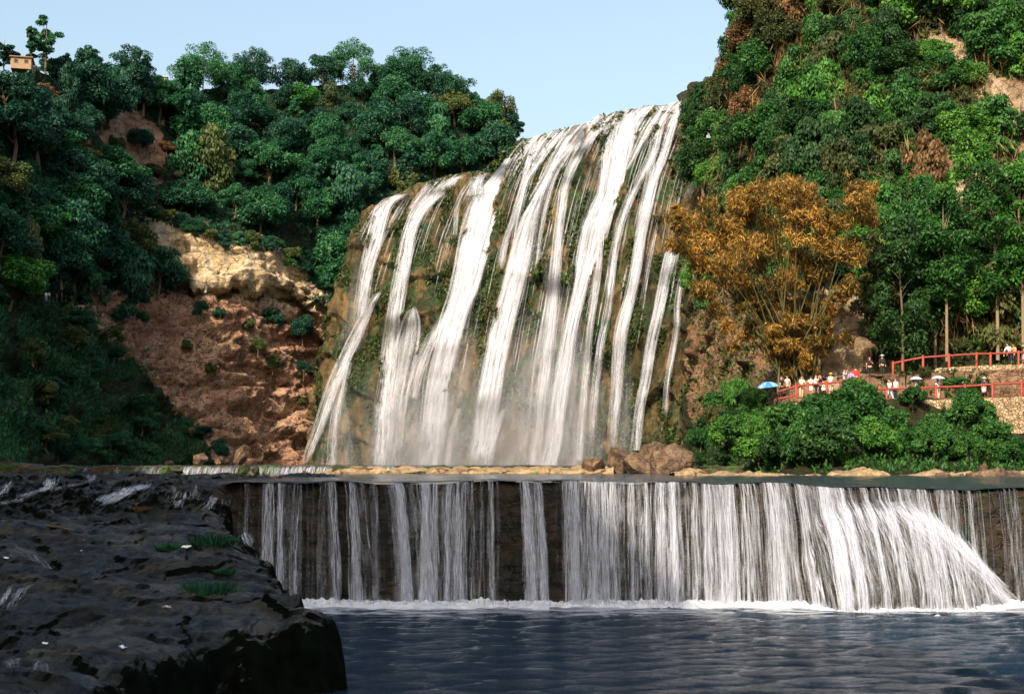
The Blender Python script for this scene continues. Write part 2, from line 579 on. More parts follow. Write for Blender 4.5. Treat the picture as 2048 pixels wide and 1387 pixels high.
def left_fn(p, r, c):
    a = 2.6 * fbm(p * 0.045, 3)
    # ledges: horizontal shelves stepping in and out
    zz = p.z * 0.42 + 1.6 * fbm(Vector((p.x * 0.03, p.y * 0.03, 3.3)), 2)
    st = (zz - math.floor(zz))
    a += 0.55 * (st ** 2) * (0.5 + 0.8 * noise.noise(p * 0.09))
    a += 1.1 * noise.turbulence(Vector((p.x * 0.16, p.y * 0.16, p.z * 0.16)), 4, True) - 0.6
    if p.y > 170 and p.z < 52:
        # broken blocks: each cell of the rock sits a little further in or out
        cre = sstep_(30, 40, p.z)
        q_ = p.z / 4.6 + 0.09 * p.x / 4.6 + 0.9 * fbm(Vector((p.x * 0.05, p.y * 0.05, 5.1)), 3)
        q_ -= math.floor(q_)
        a += (1 - 0.5 * cre) * (1.7 * q_ ** 3 - 0.5) * (0.55 + 0.9 * noise.noise(Vector((p.x * .07, p.y * .07, p.z * .1))))
        w_ = Vector((p.x * 0.13, p.y * 0.13, p.z * 0.42 + p.x * 0.05)) + 0.35 * noise.noise_vector(p * 0.22)
        d_, c_ = noise.voronoi(w_)
        a += (1 - 0.55 * cre) * (1.5 * (noise.cell(c_[0] * 3.1) - 0.5) + 0.45 * min(1.0, (d_[1] - d_[0]) * 5) - 0.4)
        w_ = Vector((p.x * 0.5, p.y * 0.5, p.z * 0.9)) + 0.4 * noise.noise_vector(p * 0.6)
        d_, c_ = noise.voronoi(w_)
        a += 0.5 * (1 - 0.4 * cre) * (noise.cell(c_[0] * 5.3) - 0.5)
        # long crack under a ledge low on the red face
    return a


CREAM = [(270, 425), (340, 440), (460, 475), (560, 485), (640, 560), (740, 610), (760, 700), (690, 690), (640, 640), (520, 590), (400, 575), (330, 520)]
REDROCK = [(165, 570), (330, 545), (400, 560), (560, 600), (700, 640), (745, 660), (640, 870), (620, 940), (480, 940), (400, 860), (305, 760), (215, 680), (165, 610)]
RUBBLE = [(200, 190), (330, 240), (345, 330), (300, 400), (250, 420), (215, 330), (180, 270)]
LG, LN = displace(LG, left_fn)
zone = np.zeros((*LG.shape[:2], 4), dtype=np.float32)
for r in range(LG.shape[0]):
    for c in range(LG.shape[1]):
        q = LG[r, c]
        px, py = PX(q) if q[1] > 20 else (-2000, 500)
        wq = Vector(q) * 0.14
        px += 34 * noise.fractal(wq, .8, 2, 4); py += 26 * noise.fractal(wq + Vector((40, 0, 0)), .8, 2, 4)
        cr = 1.0 if inpoly(px, py, CREAM) else 0.0
        gr = 0.0 if (cr or inpoly(px, py, REDROCK)) else (0.35 if inpoly(px, py, RUBBLE) else 0.85)
        zone[r, c] = (cr, gr, 0, 1)
# soften zone borders
for _ in range(2):
    zone[1:-1, 1:-1] = (zone[1:-1, 1:-1] * 2 + zone[:-2, 1:-1] + zone[2:, 1:-1] + zone[1:-1, :-2] + zone[1:-1, 2:]) / 6
M['left_terrain'] = terrain_mat('left cliff rock', [(0.28, 0.14, 0.09), (0.47, 0.25, 0.155), (0.61, 0.37, 0.235), (0.45, 0.30, 0.22)],
                                [(0.50, 0.34, 0.19), (0.66, 0.48, 0.27), (0.76, 0.60, 0.38), (0.52, 0.43, 0.36)], (0.022, 0.036, 0.014), 0.17)
me = fastmesh('left_hillside', LG.reshape(-1, 3), gridquads(*LG.shape[:2]), [M['left_terrain']], True)
add_zone(me, zone.reshape(-1, 4))
tag(link('left_hillside', me), 'steep wooded hillside with a pale cliff band left of the falls', 'hillside', kind='structure')
LB = bvh_of(LG)

# ------------------------------------------------------------------ right hillside
right_cols = [
    col_px(1365, [('z', -3, 196), (937, 197), (900, 198), (850, 199), (845, 199.5), (800, 200), (790, 200.5), (650, 203), (450, 208), (320, 212), (222, 218), (215, 250)]),
    col_px(1400, [('z', -3, 174), (940, 176), (890, 180), (850, 182), (840, 183), (790, 185), (780, 186), (640, 192), (450, 199), (320, 205), (208, 212), (195, 250)]),
    col_px(1440, [('z', -3, 138), (945, 141), (890, 149), (840, 156), (830, 158), (780, 160), (760, 162), (620, 170), (440, 182), (300, 193), (178, 203), (165, 245)]),
    col_px(1480, [('z', -3, 110), (950, 113), (880, 124), (820, 136), (810, 140), (770, 145), (740, 148), (600, 155), (420, 170), (260, 184), (110, 196), (80, 240)]),
    col_px(1520, [('z', -3, 96), (953, 99), (870, 109), ('z', 4.0, 113), ('z', 4.05, 120), (770, 130), (730, 134), (590, 140), (400, 158), (200, 177), (-60, 193), (-110, 235)]),
    col_px(1580, [('z', -3, 88), (958, 91), (860, 101), ('z', 4.55, 103), ('z', 4.6, 109), (765, 112), (745, 117), (590, 123), (400, 146), (200, 167), (-90, 190), (-140, 230)]),
    col_px(1680, [('z', -3, 85), (960, 88), (865, 99), ('z', 4.75, 102.6), ('z', 4.8, 107), (752, 108.5), ('z', 6.7, 113), (590, 119), (400, 136), (200, 157), (-120, 184), (-170, 225)]),
    col_px(1800, [('z', -3, 83), (962, 86), (880, 98.5), ('z', 4.62, 102.6), ('z', 4.66, 107), (746, 108), ('z', 7.0, 113), (580, 118), (400, 133), (200, 152), (-150, 180), (-200, 225)]),
    col_px(1950, [('z', -3, 82), (964, 85), (890, 99.5), ('z', 4.70, 102.6), ('z', 4.74, 107), (730, 108), ('z', 7.45, 113), (590, 118), (400, 131), (200, 148), (-180, 176), (-230, 225)]),
    col_px(2120, [('z', -3, 81), (966, 84), (890, 99.5), ('z', 4.85, 102.6), ('z', 4.9, 107), (722, 108), ('z', 7.7, 113), (590, 118), (400, 130), (200, 146), (-180, 174), (-230, 225)]),
    col_px(2700, [('z', -3, 62), (975, 65), (890, 82), ('z', 5.1, 86), ('z', 5.15, 90), (710, 92), ('z', 8, 96), (590, 101), (400, 112), (200, 126), (-220, 150), (-280, 200)]),
    col_px(4200, [('z', -3, 34), (990, 36), (890, 52), ('z', 5.3, 55), ('z', 5.35, 59), (640, 61), ('z', 9, 64), (500, 68), (300, 74), (0, 82), (-600, 100), (-700, 150)]),
]
A = np.array(right_cols)
# keep the path segment piecewise linear along the bank so that its edge stays put
A2 = catmull(A, 420)
A2 = np.transpose(A2, (1, 0, 2))
RG = lerpres(A2, [3, 12, 14, 5, 8, 5, 24, 30, 30, 36, 10])
row_of = np.cumsum([0, 3, 12, 14, 5, 8, 5, 24, 30, 30, 36, 10])


def right_fn(p, r, c):
    flat = 0.0
    if row_of[3] - 1 <= r <= row_of[4]: flat = 1.0
    elif row_of[5] <= r <= row_of[6]: flat = 0.85
    if p.x < 15.5 and r < row_of[7]: flat *= 0.3
    a = 2.4 * fbm(p * 0.055, 3) * (0.25 if r < row_of[6] else 1.0)
    zz = p.z * 0.36 + 1.8 * fbm(Vector((p.x * 0.05, p.y * 0.05, 7.3)), 2)
    a += 0.6 * ((zz - math.floor(zz)) ** 2) * (0.4 + noise.noise(p * 0.1))
    a += 1.0 * (noise.turbulence(Vector((p.x * 0.2, p.y * 0.2, p.z * 0.2)), 4, True) - 0.55)
    if r > row_of[6]:
        w_ = Vector((p.x * 0.3, p.y * 0.3, p.z * 0.55)) + 0.4 * noise.noise_vector(p * 0.4)
        d_, c_ = noise.voronoi(w_)
        a += 0.9 * (noise.cell(c_[0] * 3.3) - 0.5) + 0.3 * min(1.0, (d_[1] - d_[0]) * 4)
    return a * (1 - flat)


RG, RN = displace(RG, right_fn)
R_BARE = [
    [(1968, 145), (2070, 160), (2070, 340), (1995, 300), (1958, 215)],
    [(1875, 310), (1985, 320), (1975, 430), (1870, 430)],
    [(1395, 640), (1440, 575), (1540, 560), (1560, 770), (1440, 790), (1390, 860), (1370, 780)],
    [(1640, 570), (1725, 565), (1775, 640), (1715, 775), (1610, 780)],
    [(1850, 65), (1965, 55), (1960, 160), (1870, 165)],
    [(1980, 380), (2060, 340), (2060, 420), (2010, 440)],
]
PALE = [R_BARE[0], R_BARE[1], R_BARE[3], R_BARE[4]]
zone = np.zeros((*RG.shape[:2], 4), dtype=np.float32)
for r in range(RG.shape[0]):
    for c in range(RG.shape[1]):
        px, py = PX(RG[r, c])
        if r > row_of[6]:
            wq = Vector(RG[r, c]) * 0.25
            px += 34 * noise.fractal(wq, .8, 2, 4); py += 30 * noise.fractal(wq + Vector((40, 0, 0)), .8, 2, 4)
        pale = any(inpoly(px, py, q) for q in PALE)
        bare = pale or any(inpoly(px, py, q) for q in R_BARE)
        if row_of[3] <= r <= row_of[6] and px > 1500:
            bare = True
        zone[r, c] = (1.0 if pale else 0.15, 0.0 if bare else 0.72, 0, 1)
for _ in range(2):
    zone[1:-1, 1:-1] = (zone[1:-1, 1:-1] * 2 + zone[:-2, 1:-1] + zone[2:, 1:-1] + zone[1:-1, :-2] + zone[1:-1, 2:]) / 6
M['right_terrain'] = terrain_mat('right cliff rock', [(0.15, 0.065, 0.035), (0.27, 0.13, 0.065), (0.36, 0.20, 0.11), (0.22, 0.13, 0.09)],
                                 [(0.30, 0.19, 0.11), (0.50, 0.36, 0.21), (0.62, 0.48, 0.31), (0.38, 0.30, 0.24)], (0.035, 0.036, 0.014), 0.3, 0.5)
me = fastmesh('right_hillside', RG.reshape(-1, 3), gridquads(*RG.shape[:2]), [M['right_terrain']], True)
add_zone(me, zone.reshape(-1, 4))
tag(link('right_hillside', me), 'overgrown steep hillside with footpaths right of the falls', 'hillside', kind='structure')
RB = bvh_of(RG)

# ------------------------------------------------------------------ falls cliff
fc = [  # lip (px, py, D), base (px, D)
    ((735, 470, 288), (690, 286)),
    ((752, 415, 277), (612, 268)),
    ((775, 399, 272), (645, 261)),
    ((850, 368, 266), (770, 253)),
    ((930, 345, 258), (835, 246)),
    ((1008, 345, 250.5), (895, 238)),
    ((1028, 322, 248.5), (925, 235)),
    ((1056, 280, 245), (955, 232)),
    ((1150, 255, 238), (1045, 224)),
    ((1250, 222, 230), (1140, 215)),
    ((1330, 210, 223), (1235, 207)),
    ((1388, 203, 217), (1335, 202)),
    ((1425, 225, 213), (1425, 196)),
    ((1480, 260, 207), (1520, 186)),
]
top = np.array([tuple(P(*a)) for a, b in fc])
bot = np.array([tuple(P(b[0], 930, b[1])) for a, b in fc])
bot[:, 2] = -2.5
top = catmull(top, 340)
bot = catmull(bot, 340)
back = np.array([10.0, 22.0, 0.3])
NV = 190
rows_ = [top + back * f for f in (1.0, 0.6, 0.3, 0.12)]
for k in range(NV + 1):
    t = k / NV
    s = 0.42 * (1 - (1 - t) ** 5) + 0.58 * t
    h = t ** 1.12
    q = top.copy()
    q[:, :2] = top[:, :2] + (bot[:, :2] - top[:, :2]) * s
    q[:, 2] = top[:, 2] + (bot[:, 2] - top[:, 2]) * h
    rows_.append(q)
FG = np.array(rows_)
FEAT = [  # photo px, radii px, amount in metres (+ stands out, - hollow)
    (1112, 548, 42, 26, 2.2), (1100, 590, 30, 34, -2.8), (770, 600, 36, 22, 1.6), (760, 690, 40, 42, -2.2), (900, 430, 52, 42, -3.4),
    (870, 380, 60, 16, 1.2), (1200, 300, 16, 42, 1.8), (1165, 420, 22, 42, -2.4), (1190, 380, 20, 26, -1.5), (1120, 330, 16, 30, 1.5),
    (1040, 640, 26, 40, -2.2), (960, 660, 22, 36, -1.8), (960, 700, 22, 16, 1.0), (1010, 790, 34, 22, 1.4), (1010, 850, 40, 26, -1.2), (835, 640, 40, 16, 2.0),
    (1060, 800, 30, 50, 1.2), (790, 740, 30, 60, -1.6), (1215, 620, 12, 60, -1.4), (1290, 660, 40, 30, 1.2), (1275, 760, 30, 16, -1.2), (1040, 310, 30, 50, 1.0),
    (1020, 450, 18, 60, -1.0), (880, 560, 30, 60, 0.8), (1340, 330, 14, 60, -0.8), (1180, 640, 30, 26, 1.0), (1320, 760, 30, 40, 0.9), (1220, 860, 40, 18, 1.0),
]
topz = top[:, 2]


def fall_fn(p, r, c):
    k = min(1.0, max(0.0, (r - 4) / 10.0))
    q = Vector((p.x * 0.16, p.y * 0.16, p.z * 0.045))
    a = 1.9 * fbm(q, 3)
    a += 0.9 * (noise.turbulence(Vector((p.x * 0.32, p.y * 0.32, p.z * 0.12)), 3, True) - 0.55)
    a += 0.8 * (noise.turbulence(Vector((p.x * 0.75, p.y * 0.75, p.z * 0.4)), 3, True) - 0.5)
    a += 0.35 * fbm(p * 0.5, 3)
    zz = p.z * 0.11 + 1.5 * fbm(Vector((p.x * 0.07, p.y * 0.07, 1.3)), 2)
    a += 1.6 * (1 - (zz - math.floor(zz))) ** 2 * (0.5 + noise.noise(p * 0.12))
    a = a * (0.25 + 0.75 * k)
    px, py = PX(p)
    for fx, fy, rx, ry, am in FEAT:
        d = ((px - fx) / rx) ** 2 + ((py - fy) / ry) ** 2
        if d < 6: a += am * math.exp(-d)
    return a


FG, FN = displace(FG, fall_fn)
m, t, out = newmat('mossy travertine')
N = NT(t)
v = N.coord('Object')
vs_ = N.coord('Object', (1, 1, 0.13))
n1 = N.noise(vs_, 0.22, 6, 0.62, 0.3)
col = N.ramp(n1, [(0.30, (0.014, 0.014, 0.006)), (0.42, (0.055, 0.042, 0.015)), (0.50, (0.12, 0.080, 0.027)), (0.57, (0.19, 0.125, 0.05)), (0.68, (0.075, 0.068, 0.02))])
gr = N.noise(v, 0.13, 6, 0.68)
gk = N.maprange(N.math('ADD', gr, N.math('MULTIPLY', N.math('SUBTRACT', N.noise(v, 1.1, 6, 0.75), 0.5), 0.5)), 0.47, 0.60)
gcol = N.ramp(N.noise(v, 0.9, 5, 0.7), [(0.3, (0.008, 0.020, 0.006)), (0.55, (0.026, 0.066, 0.016)), (0.75, (0.06, 0.13, 0.03))])
col = N.mix(gk, col, gcol)
dn = N.noise(vs_, 0.7, 6, 0.7)
col = N.mix(N.maprange(dn, 0.36, 0.55), N.mix(0.7, col, (0.006, 0.006, 0.003)), col)
on = N.noise(v, 0.2, 5, 0.7)
col = N.mix(N.math('MULTIPLY', N.maprange(on, 0.58, 0.68), 0.7), col, (0.22, 0.115, 0.035))
hh = N.math('ADD', N.noise(v, 0.8, 6, 0.75), N.math('MULTIPLY', dn, 1.2))
b = N.bump(hh, 1.0, 1.2)
b = N.bump(N.noise(v, 5.0, 5, 0.7), 0.9, 0.2, b)
d = N.n('ShaderNodeBsdfPrincipled', ins={'Base Color': col, 'Roughness': N.maprange(dn, 0.3, 0.7, 0.4, 0.9), 'Specular IOR Level': 0.3, 'Normal': b})
t.links.new(d.outputs[0], out.inputs[0])
M['travertine'] = m
me = fastmesh('waterfall_cliff', FG.reshape(-1, 3), gridquads(*FG.shape[:2]), [m], True)
o = link('waterfall_cliff', me)
tag(o, 'mossy brown cliff with overhanging ledges behind the tall waterfall', 'cliff', kind='structure')
FB = bvh_of(FG)


def hit(bvh, px, py):
    r_ = hit1(bvh, px, py)
    return r_


def hitd(bvh, px, py):
    """first hit at or below this photo row"""
    while py < 960:
        h = hit1(bvh, px, py)
        if h: return h
        py += 5
    return None


def hit1(bvh, px, py):
    d = ray(px, py).normalized()
    loc, nor, idx, dist = bvh.ray_cast(Vector((0, 0, 0)), d)
    if loc is None: return None
    if nor.dot(d) > 0: nor = -nor
    return loc, nor

# ------------------------------------------------------------------ strips of falling water
def strip(mb, pts, side, widths, u0, alpha):
    """one ribbon: pts (n,3), side vectors (n,3), widths (n)"""
    pts = np.asarray(pts); side = np.asarray(side); widths = np.asarray(widths).reshape(-1, 1)
    n = len(pts)
    L = pts - side * widths * 0.5
    Rr = pts + side * widths * 0.5
    v = np.empty((n * 2, 3)); v[0::2] = L; v[1::2] = Rr
    seg = np.linalg.norm(np.diff(pts, axis=0), axis=1)
    s = np.concatenate([[0], np.cumsum(seg)]) + u0 * 3.71
    uv = np.empty((n * 2, 2)); uv[0::2, 0] = u0 + 0.001; uv[1::2, 0] = u0 + 0.999; uv[0::2, 1] = s; uv[1::2, 1] = s
    i = np.arange(n - 1) * 2
    f = np.stack([i, i + 1, i + 3, i + 2], -1)
    al = np.asarray(alpha) if hasattr(alpha, '__len__') else np.full(n - 1, alpha)
    mb.add(v, f, al, uv)


STRANDS = [  # name of look, path of (px, py, width px), opacity, number of thin ribbons
    ('outermost', [(800, 398, 40), (776, 416, 40), (760, 482, 38), (745, 540, 30), (737, 596, 30), (731, 640, 30)], 0.95, 22),
    ('lowest left', [(767, 583, 8), (748, 612, 22), (722, 671, 34), (699, 720, 34), (678, 772, 34), (650, 856, 26), (622, 925, 18)], 0.95, 24),
    ('left foot', [(703, 720, 24), (690, 788, 26), (680, 850, 22), (675, 930, 22)], 0.75, 10),
    ('second', [(925, 349, 30), (884, 385, 50), (848, 421, 40), (830, 460, 30), (818, 520, 34), (807, 579, 34), (795, 667, 38), (786, 746, 44), (778, 834, 44), (772, 933, 44)], 1.0, 40),
    ('second fan', [(833, 614, 14), (829, 649, 50), (820, 702, 62), (802, 790, 60), (795, 870, 56), (790, 930, 56)], 0.6, 24),
    ('second streak', [(866, 372, 10), (845, 398, 14), (824, 429, 10)], 0.8, 5),
    ('thin thread', [(933, 382, 4), (924, 404, 8), (922, 440, 6), (921, 480, 5)], 0.8, 4),
    ('third top', [(970, 352, 26), (960, 372, 30), (962, 400, 40)], 1.0, 18),
    ('third', [(1020, 330, 16), (1002, 362, 50), (985, 400, 78), (972, 450, 80), (955, 520, 74), (938, 590, 66), (920, 640, 62), (904, 702, 62), (890, 768, 64), (882, 850, 62), (872, 933, 64)], 1.0, 80),
    ('third branch', [(905, 620, 10), (873, 680, 26), (848, 746, 28), (838, 800, 20)], 0.8, 14),
    ('third edge', [(926, 812, 6), (914, 870, 12), (906, 930, 14)], 0.8, 6),
    ('fourth lip', [(1178, 250, 18), (1142, 276, 20), (1116, 335, 24), (1094, 378, 28), (1079, 407, 26)], 1.0, 16),
    ('fourth start', [(1127, 274, 22), (1104, 296, 22), (1082, 334, 16), (1063, 362, 12), (1056, 400, 8), (1046, 440, 8), (1036, 500, 8)], 0.9, 12),
    ('fourth', [(1122, 322, 8), (1098, 368, 16), (1081, 405, 26), (1067, 440, 38), (1054, 495, 48), (1042, 550, 50), (1026, 614, 52), (1010, 680, 54), (998, 746, 54), (988, 812, 56), (979, 878, 54), (971, 935, 60)], 1.0, 60),
    ('fourth side', [(1077, 281, 8), (1060, 350, 10), (1042, 427, 12), (1022, 481, 14), (1013, 540, 16)], 0.8, 8),
    ('fourth foot', [(1016, 815, 8), (1011, 830, 12), (1006, 850, 14), (998, 880, 16), (990, 930, 18)], 0.9, 9),
    ('fifth', [(1222, 250, 16), (1190, 276, 22), (1158, 325, 22), (1140, 372, 16), (1134, 413, 16), (1128, 468, 16), (1122, 540, 20), (1115, 614, 26), (1106, 680, 34), (1098, 746, 38), (1090, 830, 36), (1080, 930, 40)], 0.72, 30),
    ('fifth side', [(1180, 262, 8), (1150, 300, 10), (1120, 350, 12), (1110, 380, 12), (1098, 427, 12), (1090, 481, 10), (1084, 545, 8)], 0.6, 8),
    ('sixth lip', [(1304, 215, 30), (1280, 240, 40), (1266, 275, 40), (1258, 310, 40)], 1.0, 24),
    ('sixth', [(1255, 222, 40), (1245, 260, 60), (1240, 300, 64), (1234, 344, 54), (1226, 385, 54), (1213, 420, 56), (1199, 460, 60), (1188, 509, 54), (1178, 550, 34), (1162, 616, 26), (1149, 676, 28), (1139, 737, 32), (1130, 797, 34), (1122, 873, 36), (1110, 931, 40)], 1.0, 80),
    ('sixth edge', [(1212, 440, 8), (1208, 500, 12), (1204, 549, 14), (1198, 600, 14), (1190, 661, 12), (1183, 752, 14), (1177, 828, 14), (1170, 920, 14)], 1.0, 10),
    ('dark gap streak', [(1238, 500, 6), (1234, 550, 8), (1226, 625, 10), (1214, 676, 14), (1207, 737, 14), (1201, 797, 14), (1195, 880, 16)], 0.8, 8),
    ('seventh', [(1350, 212, 12), (1328, 248, 18), (1314, 311, 20), (1290, 357, 18), (1262, 416, 18), (1246, 468, 16), (1232, 555, 14), (1228, 600, 10)], 1.0, 16),
    ('seventh mid', [(1332, 215, 16), (1300, 270, 22), (1275, 320, 14), (1262, 345, 10)], 0.8, 10),
    ('eighth mid', [(1314, 311, 10), (1304, 372, 12), (1294, 430, 14), (1288, 480, 12)], 0.8, 6),
    ('eighth', [(1370, 209, 12), (1349, 262, 18), (1334, 317, 20), (1318, 358, 18), (1306, 413, 20), (1293, 468, 22), (1281, 550, 22), (1270, 600, 24), (1257, 650, 28), (1250, 706, 26), (1246, 782, 22), (1240, 843, 20), (1237, 895, 20)], 1.0, 34),
    ('ninth', [(1364, 465, 16), (1350, 508, 24), (1339, 557, 22), (1327, 622, 20), (1315, 675, 20), (1304, 752, 20), (1292, 813, 18), (1284, 900, 20)], 1.0, 22),
    ('last thread', [(1388, 518, 4), (1369, 564, 9), (1363, 622, 9), (1364, 654, 9), (1353, 719, 9), (1345, 775, 8), (1343, 830, 5)], 0.9, 8),
    ('upper hairline', [(1092, 276, 5), (1085, 310, 7), (1070, 345, 6)], 0.8, 3),
    ('lip edge', [(1205, 238, 20), (1172, 268, 26), (1128, 318, 24), (1108, 350, 16)], 0.8, 14),
]

rng = random.Random(5)
fall = empty('waterfall', tuple(P(1000, 925, 240)))
tag(fall, 'tall white waterfall pouring in ribbons over the mossy cliff', 'waterfall')
fall_inv = fall.matrix_world.inverted()
FO = Vector(fall.location)


def lip_up(px, py):
    """lowest photo row at which the ray just misses the cliff above (px, py)"""
    y = py
    for _ in range(60):
        if hit(FB, px, y - 1.5) is None: return y
        y -= 1.5
    return y


def surf_path(path, n):
    """photo path -> points on the falls cliff, its outward normal and the width in metres"""
    arr = catmull(np.array(path, dtype=float), n)
    pts, nor, wid = [], [], []
    for px, py, wpx in arr:
        h = hit(FB, px, min(py, 938))
        if h is None:
            if pts: pts.append(pts[-1] + Vector((0, 0, -0.3))); nor.append(nor[-1]); wid.append(wid[-1])
            continue
        pts.append(h[0]); nor.append(h[1]); wid.append(wpx / F * h[0].y)
    return pts, nor, wid


side0 = Vector((63, -60, 0)).normalized()      # along the cliff, to the right
out0 = Vector((-60, -63, 0)).normalized()
uid = 0
for name, path, op, nthin in STRANDS:
    mb = MB()
    ln = sum(math.dist(path[i][:2], path[i + 1][:2]) for i in range(len(path) - 1))
    n = max(10, int(ln / 7))
    x0_, y0_ = path[0][:2]
    lipy = np.interp(x0_, [752, 775, 850, 930, 1008, 1028, 1056, 1150, 1250, 1330, 1388], [415, 399, 368, 345, 345, 322, 280, 255, 222, 210, 203])
    from_lip = abs(y0_ - lipy) < 16
    if from_lip:
        yl = lip_up(x0_, max(y0_, lipy + 6))
        path = [(x0_ + 6, yl + 0.5, path[0][2] * .8)] + [q for q in path if q[1] > yl + 4]
    pts, nor, wid = surf_path(path, n)
    if from_lip and len(pts) > 3:      # carry the ribbon back over the rounded lip
        b1 = pts[0] + Vector((1.6, 3.4, 0.25)); b2 = pts[0] + Vector((4.5, 9.5, 0.2))
        pts = [b2, b1] + pts; nor = [nor[0]] * 2 + nor; wid = [wid[0]] * 2 + wid
    n = len(pts)
    if n < 4: continue
    P3 = np.array([tuple(p) for p in pts])
    # water does not follow every hollow: smooth the distance from the rock
    for _ in range(6):
        P3[1:-1] = (P3[:-2] + 2 * P3[1:-1] + P3[2:]) / 4
    outv = np.array([tuple(out0)] * n)
    P3 = P3 + outv * np.linspace(0.5, 1.1, n)[:, None]
    W = np.array(wid)
    sd = np.array([tuple(side0)] * n)
    cosk = 1.0 / max(0.4, abs(side0.dot(Vector((1, 0, 0)))))
    W = W * cosk * 0.80
    fade = np.ones(n - 1)
    k = max(2, n // 12)
    if not from_lip: fade[:k] = np.linspace(0.25, 1, k)
    if path[-1][1] < 900: fade[-k:] = np.linspace(1, 0.15, k)
    # body
    strip(mb, P3 - FO, sd, W, uid, fade * op * 0.66); uid += 1
    strip(mb, P3 + outv * 0.6 - FO, sd, W * 1.4, uid, fade * op * 0.38); uid += 1
    strip(mb, P3 + outv * 0.3 - FO, sd, W * 0.62, uid, fade * op * 0.5); uid += 1
    for j in range(nthin):
        a = rng.random() ** 1.3 * 0.5
        b = min(1.0, a + 0.35 + rng.random() * 0.6)
        if rng.random() < 0.5: a = 0.0
        i0, i1 = int(a * (n - 1)), int(b * (n - 1)) + 1
        if i1 - i0 < 4: continue
        off = rng.uniform(-0.56, 0.56)
        d_out = rng.uniform(0.1, 0.9)
        wv = rng.uniform(0.03, 0.13)
        ph = rng.uniform(0, 6)
        seg = np.arange(i0, i1)
        wob = off * W[seg] + 0.12 * np.sin(seg * 0.35 + ph) * min(1.0, W.mean() * 0.2)
        q = P3[seg] + sd[seg] * wob[:, None] + outv[seg] * d_out - FO
        al = np.full(len(seg) - 1, rng.uniform(0.25, 0.7)) * fade[i0:i1 - 1]
        kk = max(1, len(al) // 5)
        al[:kk] *= np.linspace(0.2, 1, kk)
        al[-kk:] *= np.linspace(1, 0.2, kk)
        strip(mb, q, sd[seg], np.clip(W[seg] * wv * 1.5, 0.2, 0.8) , uid, al); uid += 1
    mb.obj('water_strand', M['strip'], fall, True, True)

# fine hair lines of water spread over the lip and the rock between the strands
mb = MB()
for j in range(230):
    px = rng.uniform(1055, 1378) if rng.random() < 0.75 else rng.uniform(760, 1020)
    u = (px - 735) / (1400 - 735)
    lipy = np.interp(px, [752, 775, 850, 930, 1008, 1028, 1056, 1150, 1250, 1330, 1388], [415, 399, 368, 345, 345, 322, 280, 255, 222, 210, 203])
    py = lipy + 4 + (rng.random() ** 2) * 360
    length = rng.uniform(40, 190)
    slope = -0.9 if py < lipy + 70 else -0.28
    path = [(px, py, 3)]
    x, y = px, py
    while y < py + length and y < 925:
        y += 20
        sl_ = -0.75 * math.exp(-(y - lipy) / 80.0) - 0.17
        x += sl_ * 20
        path.append((x, y, rng.uniform(2, 5)))
    if len(path) < 4: continue
    pts, nor, wid = surf_path(path, len(path) * 2)
    if len(pts) < 5: continue
    Q = np.array([tuple(p) for p in pts])
    for _ in range(4): Q[1:-1] = (Q[:-2] + 2 * Q[1:-1] + Q[2:]) / 4
    Q = Q + np.array(tuple(out0)) * 0.45 - np.array(tuple(FO))
    al = np.full(len(Q) - 1, rng.uniform(0.3, 0.9))
    al[:2] *= 0.4; al[-3:] *= np.array([0.7, 0.4, 0.15])
    strip(mb, Q, np.array([tuple(side0)] * len(Q)), np.array(wid) * 0.9, uid, al); uid += 1
tag(mb.obj('water_hairline', M['strip'], fall, True, True), kind='stuff')

# the lip itself: a fan of fine overlapping threads where the river rolls over the edge
mb = MB()
for j in range(330):
    px = rng.uniform(1050, 1382) if rng.random() < 0.8 else rng.choice([rng.uniform(850, 935), rng.uniform(955, 1020), rng.uniform(770, 805)])
    lipy = np.interp(px, [752, 775, 850, 930, 1008, 1028, 1056, 1150, 1250, 1330, 1388], [415, 399, 368, 345, 345, 322, 280, 255, 222, 210, 203])
    yl = lip_up(px, lipy + 8) + 0.4
    x, y = px, yl
    path = [(px, yl, 2)]
    ln = rng.uniform(20, 95)
    while y < yl + ln:
        y += 7
        x -= 7 * (0.95 * math.exp(-(y - yl) / 60.0) + 0.2) * rng.uniform(.7, 1.2)
        path.append((x, y, rng.uniform(2, 6)))
    pts, nor, wid = surf_path(path, len(path) + 3)
    if len(pts) < 5: continue
    Q = np.array([tuple(p) for p in pts])
    for _ in range(3): Q[1:-1] = (Q[:-2] + 2 * Q[1:-1] + Q[2:]) / 4
    Q = np.concatenate([[Q[0] + np.array((1.8, 4.0, 0.2))], Q]) + np.array(tuple(out0)) * 0.35 - np.array(tuple(FO))
    wid = [wid[0]] + wid
    al = np.full(len(Q) - 1, rng.uniform(0.35, 0.95))
    al[-3:] *= np.array([0.7, 0.4, 0.15])
    strip(mb, Q, np.array([tuple(side0)] * len(Q)), np.array(wid), uid, al); uid += 1
tag(mb.obj('lip_water', M['strip'], fall, True, True), kind='stuff')

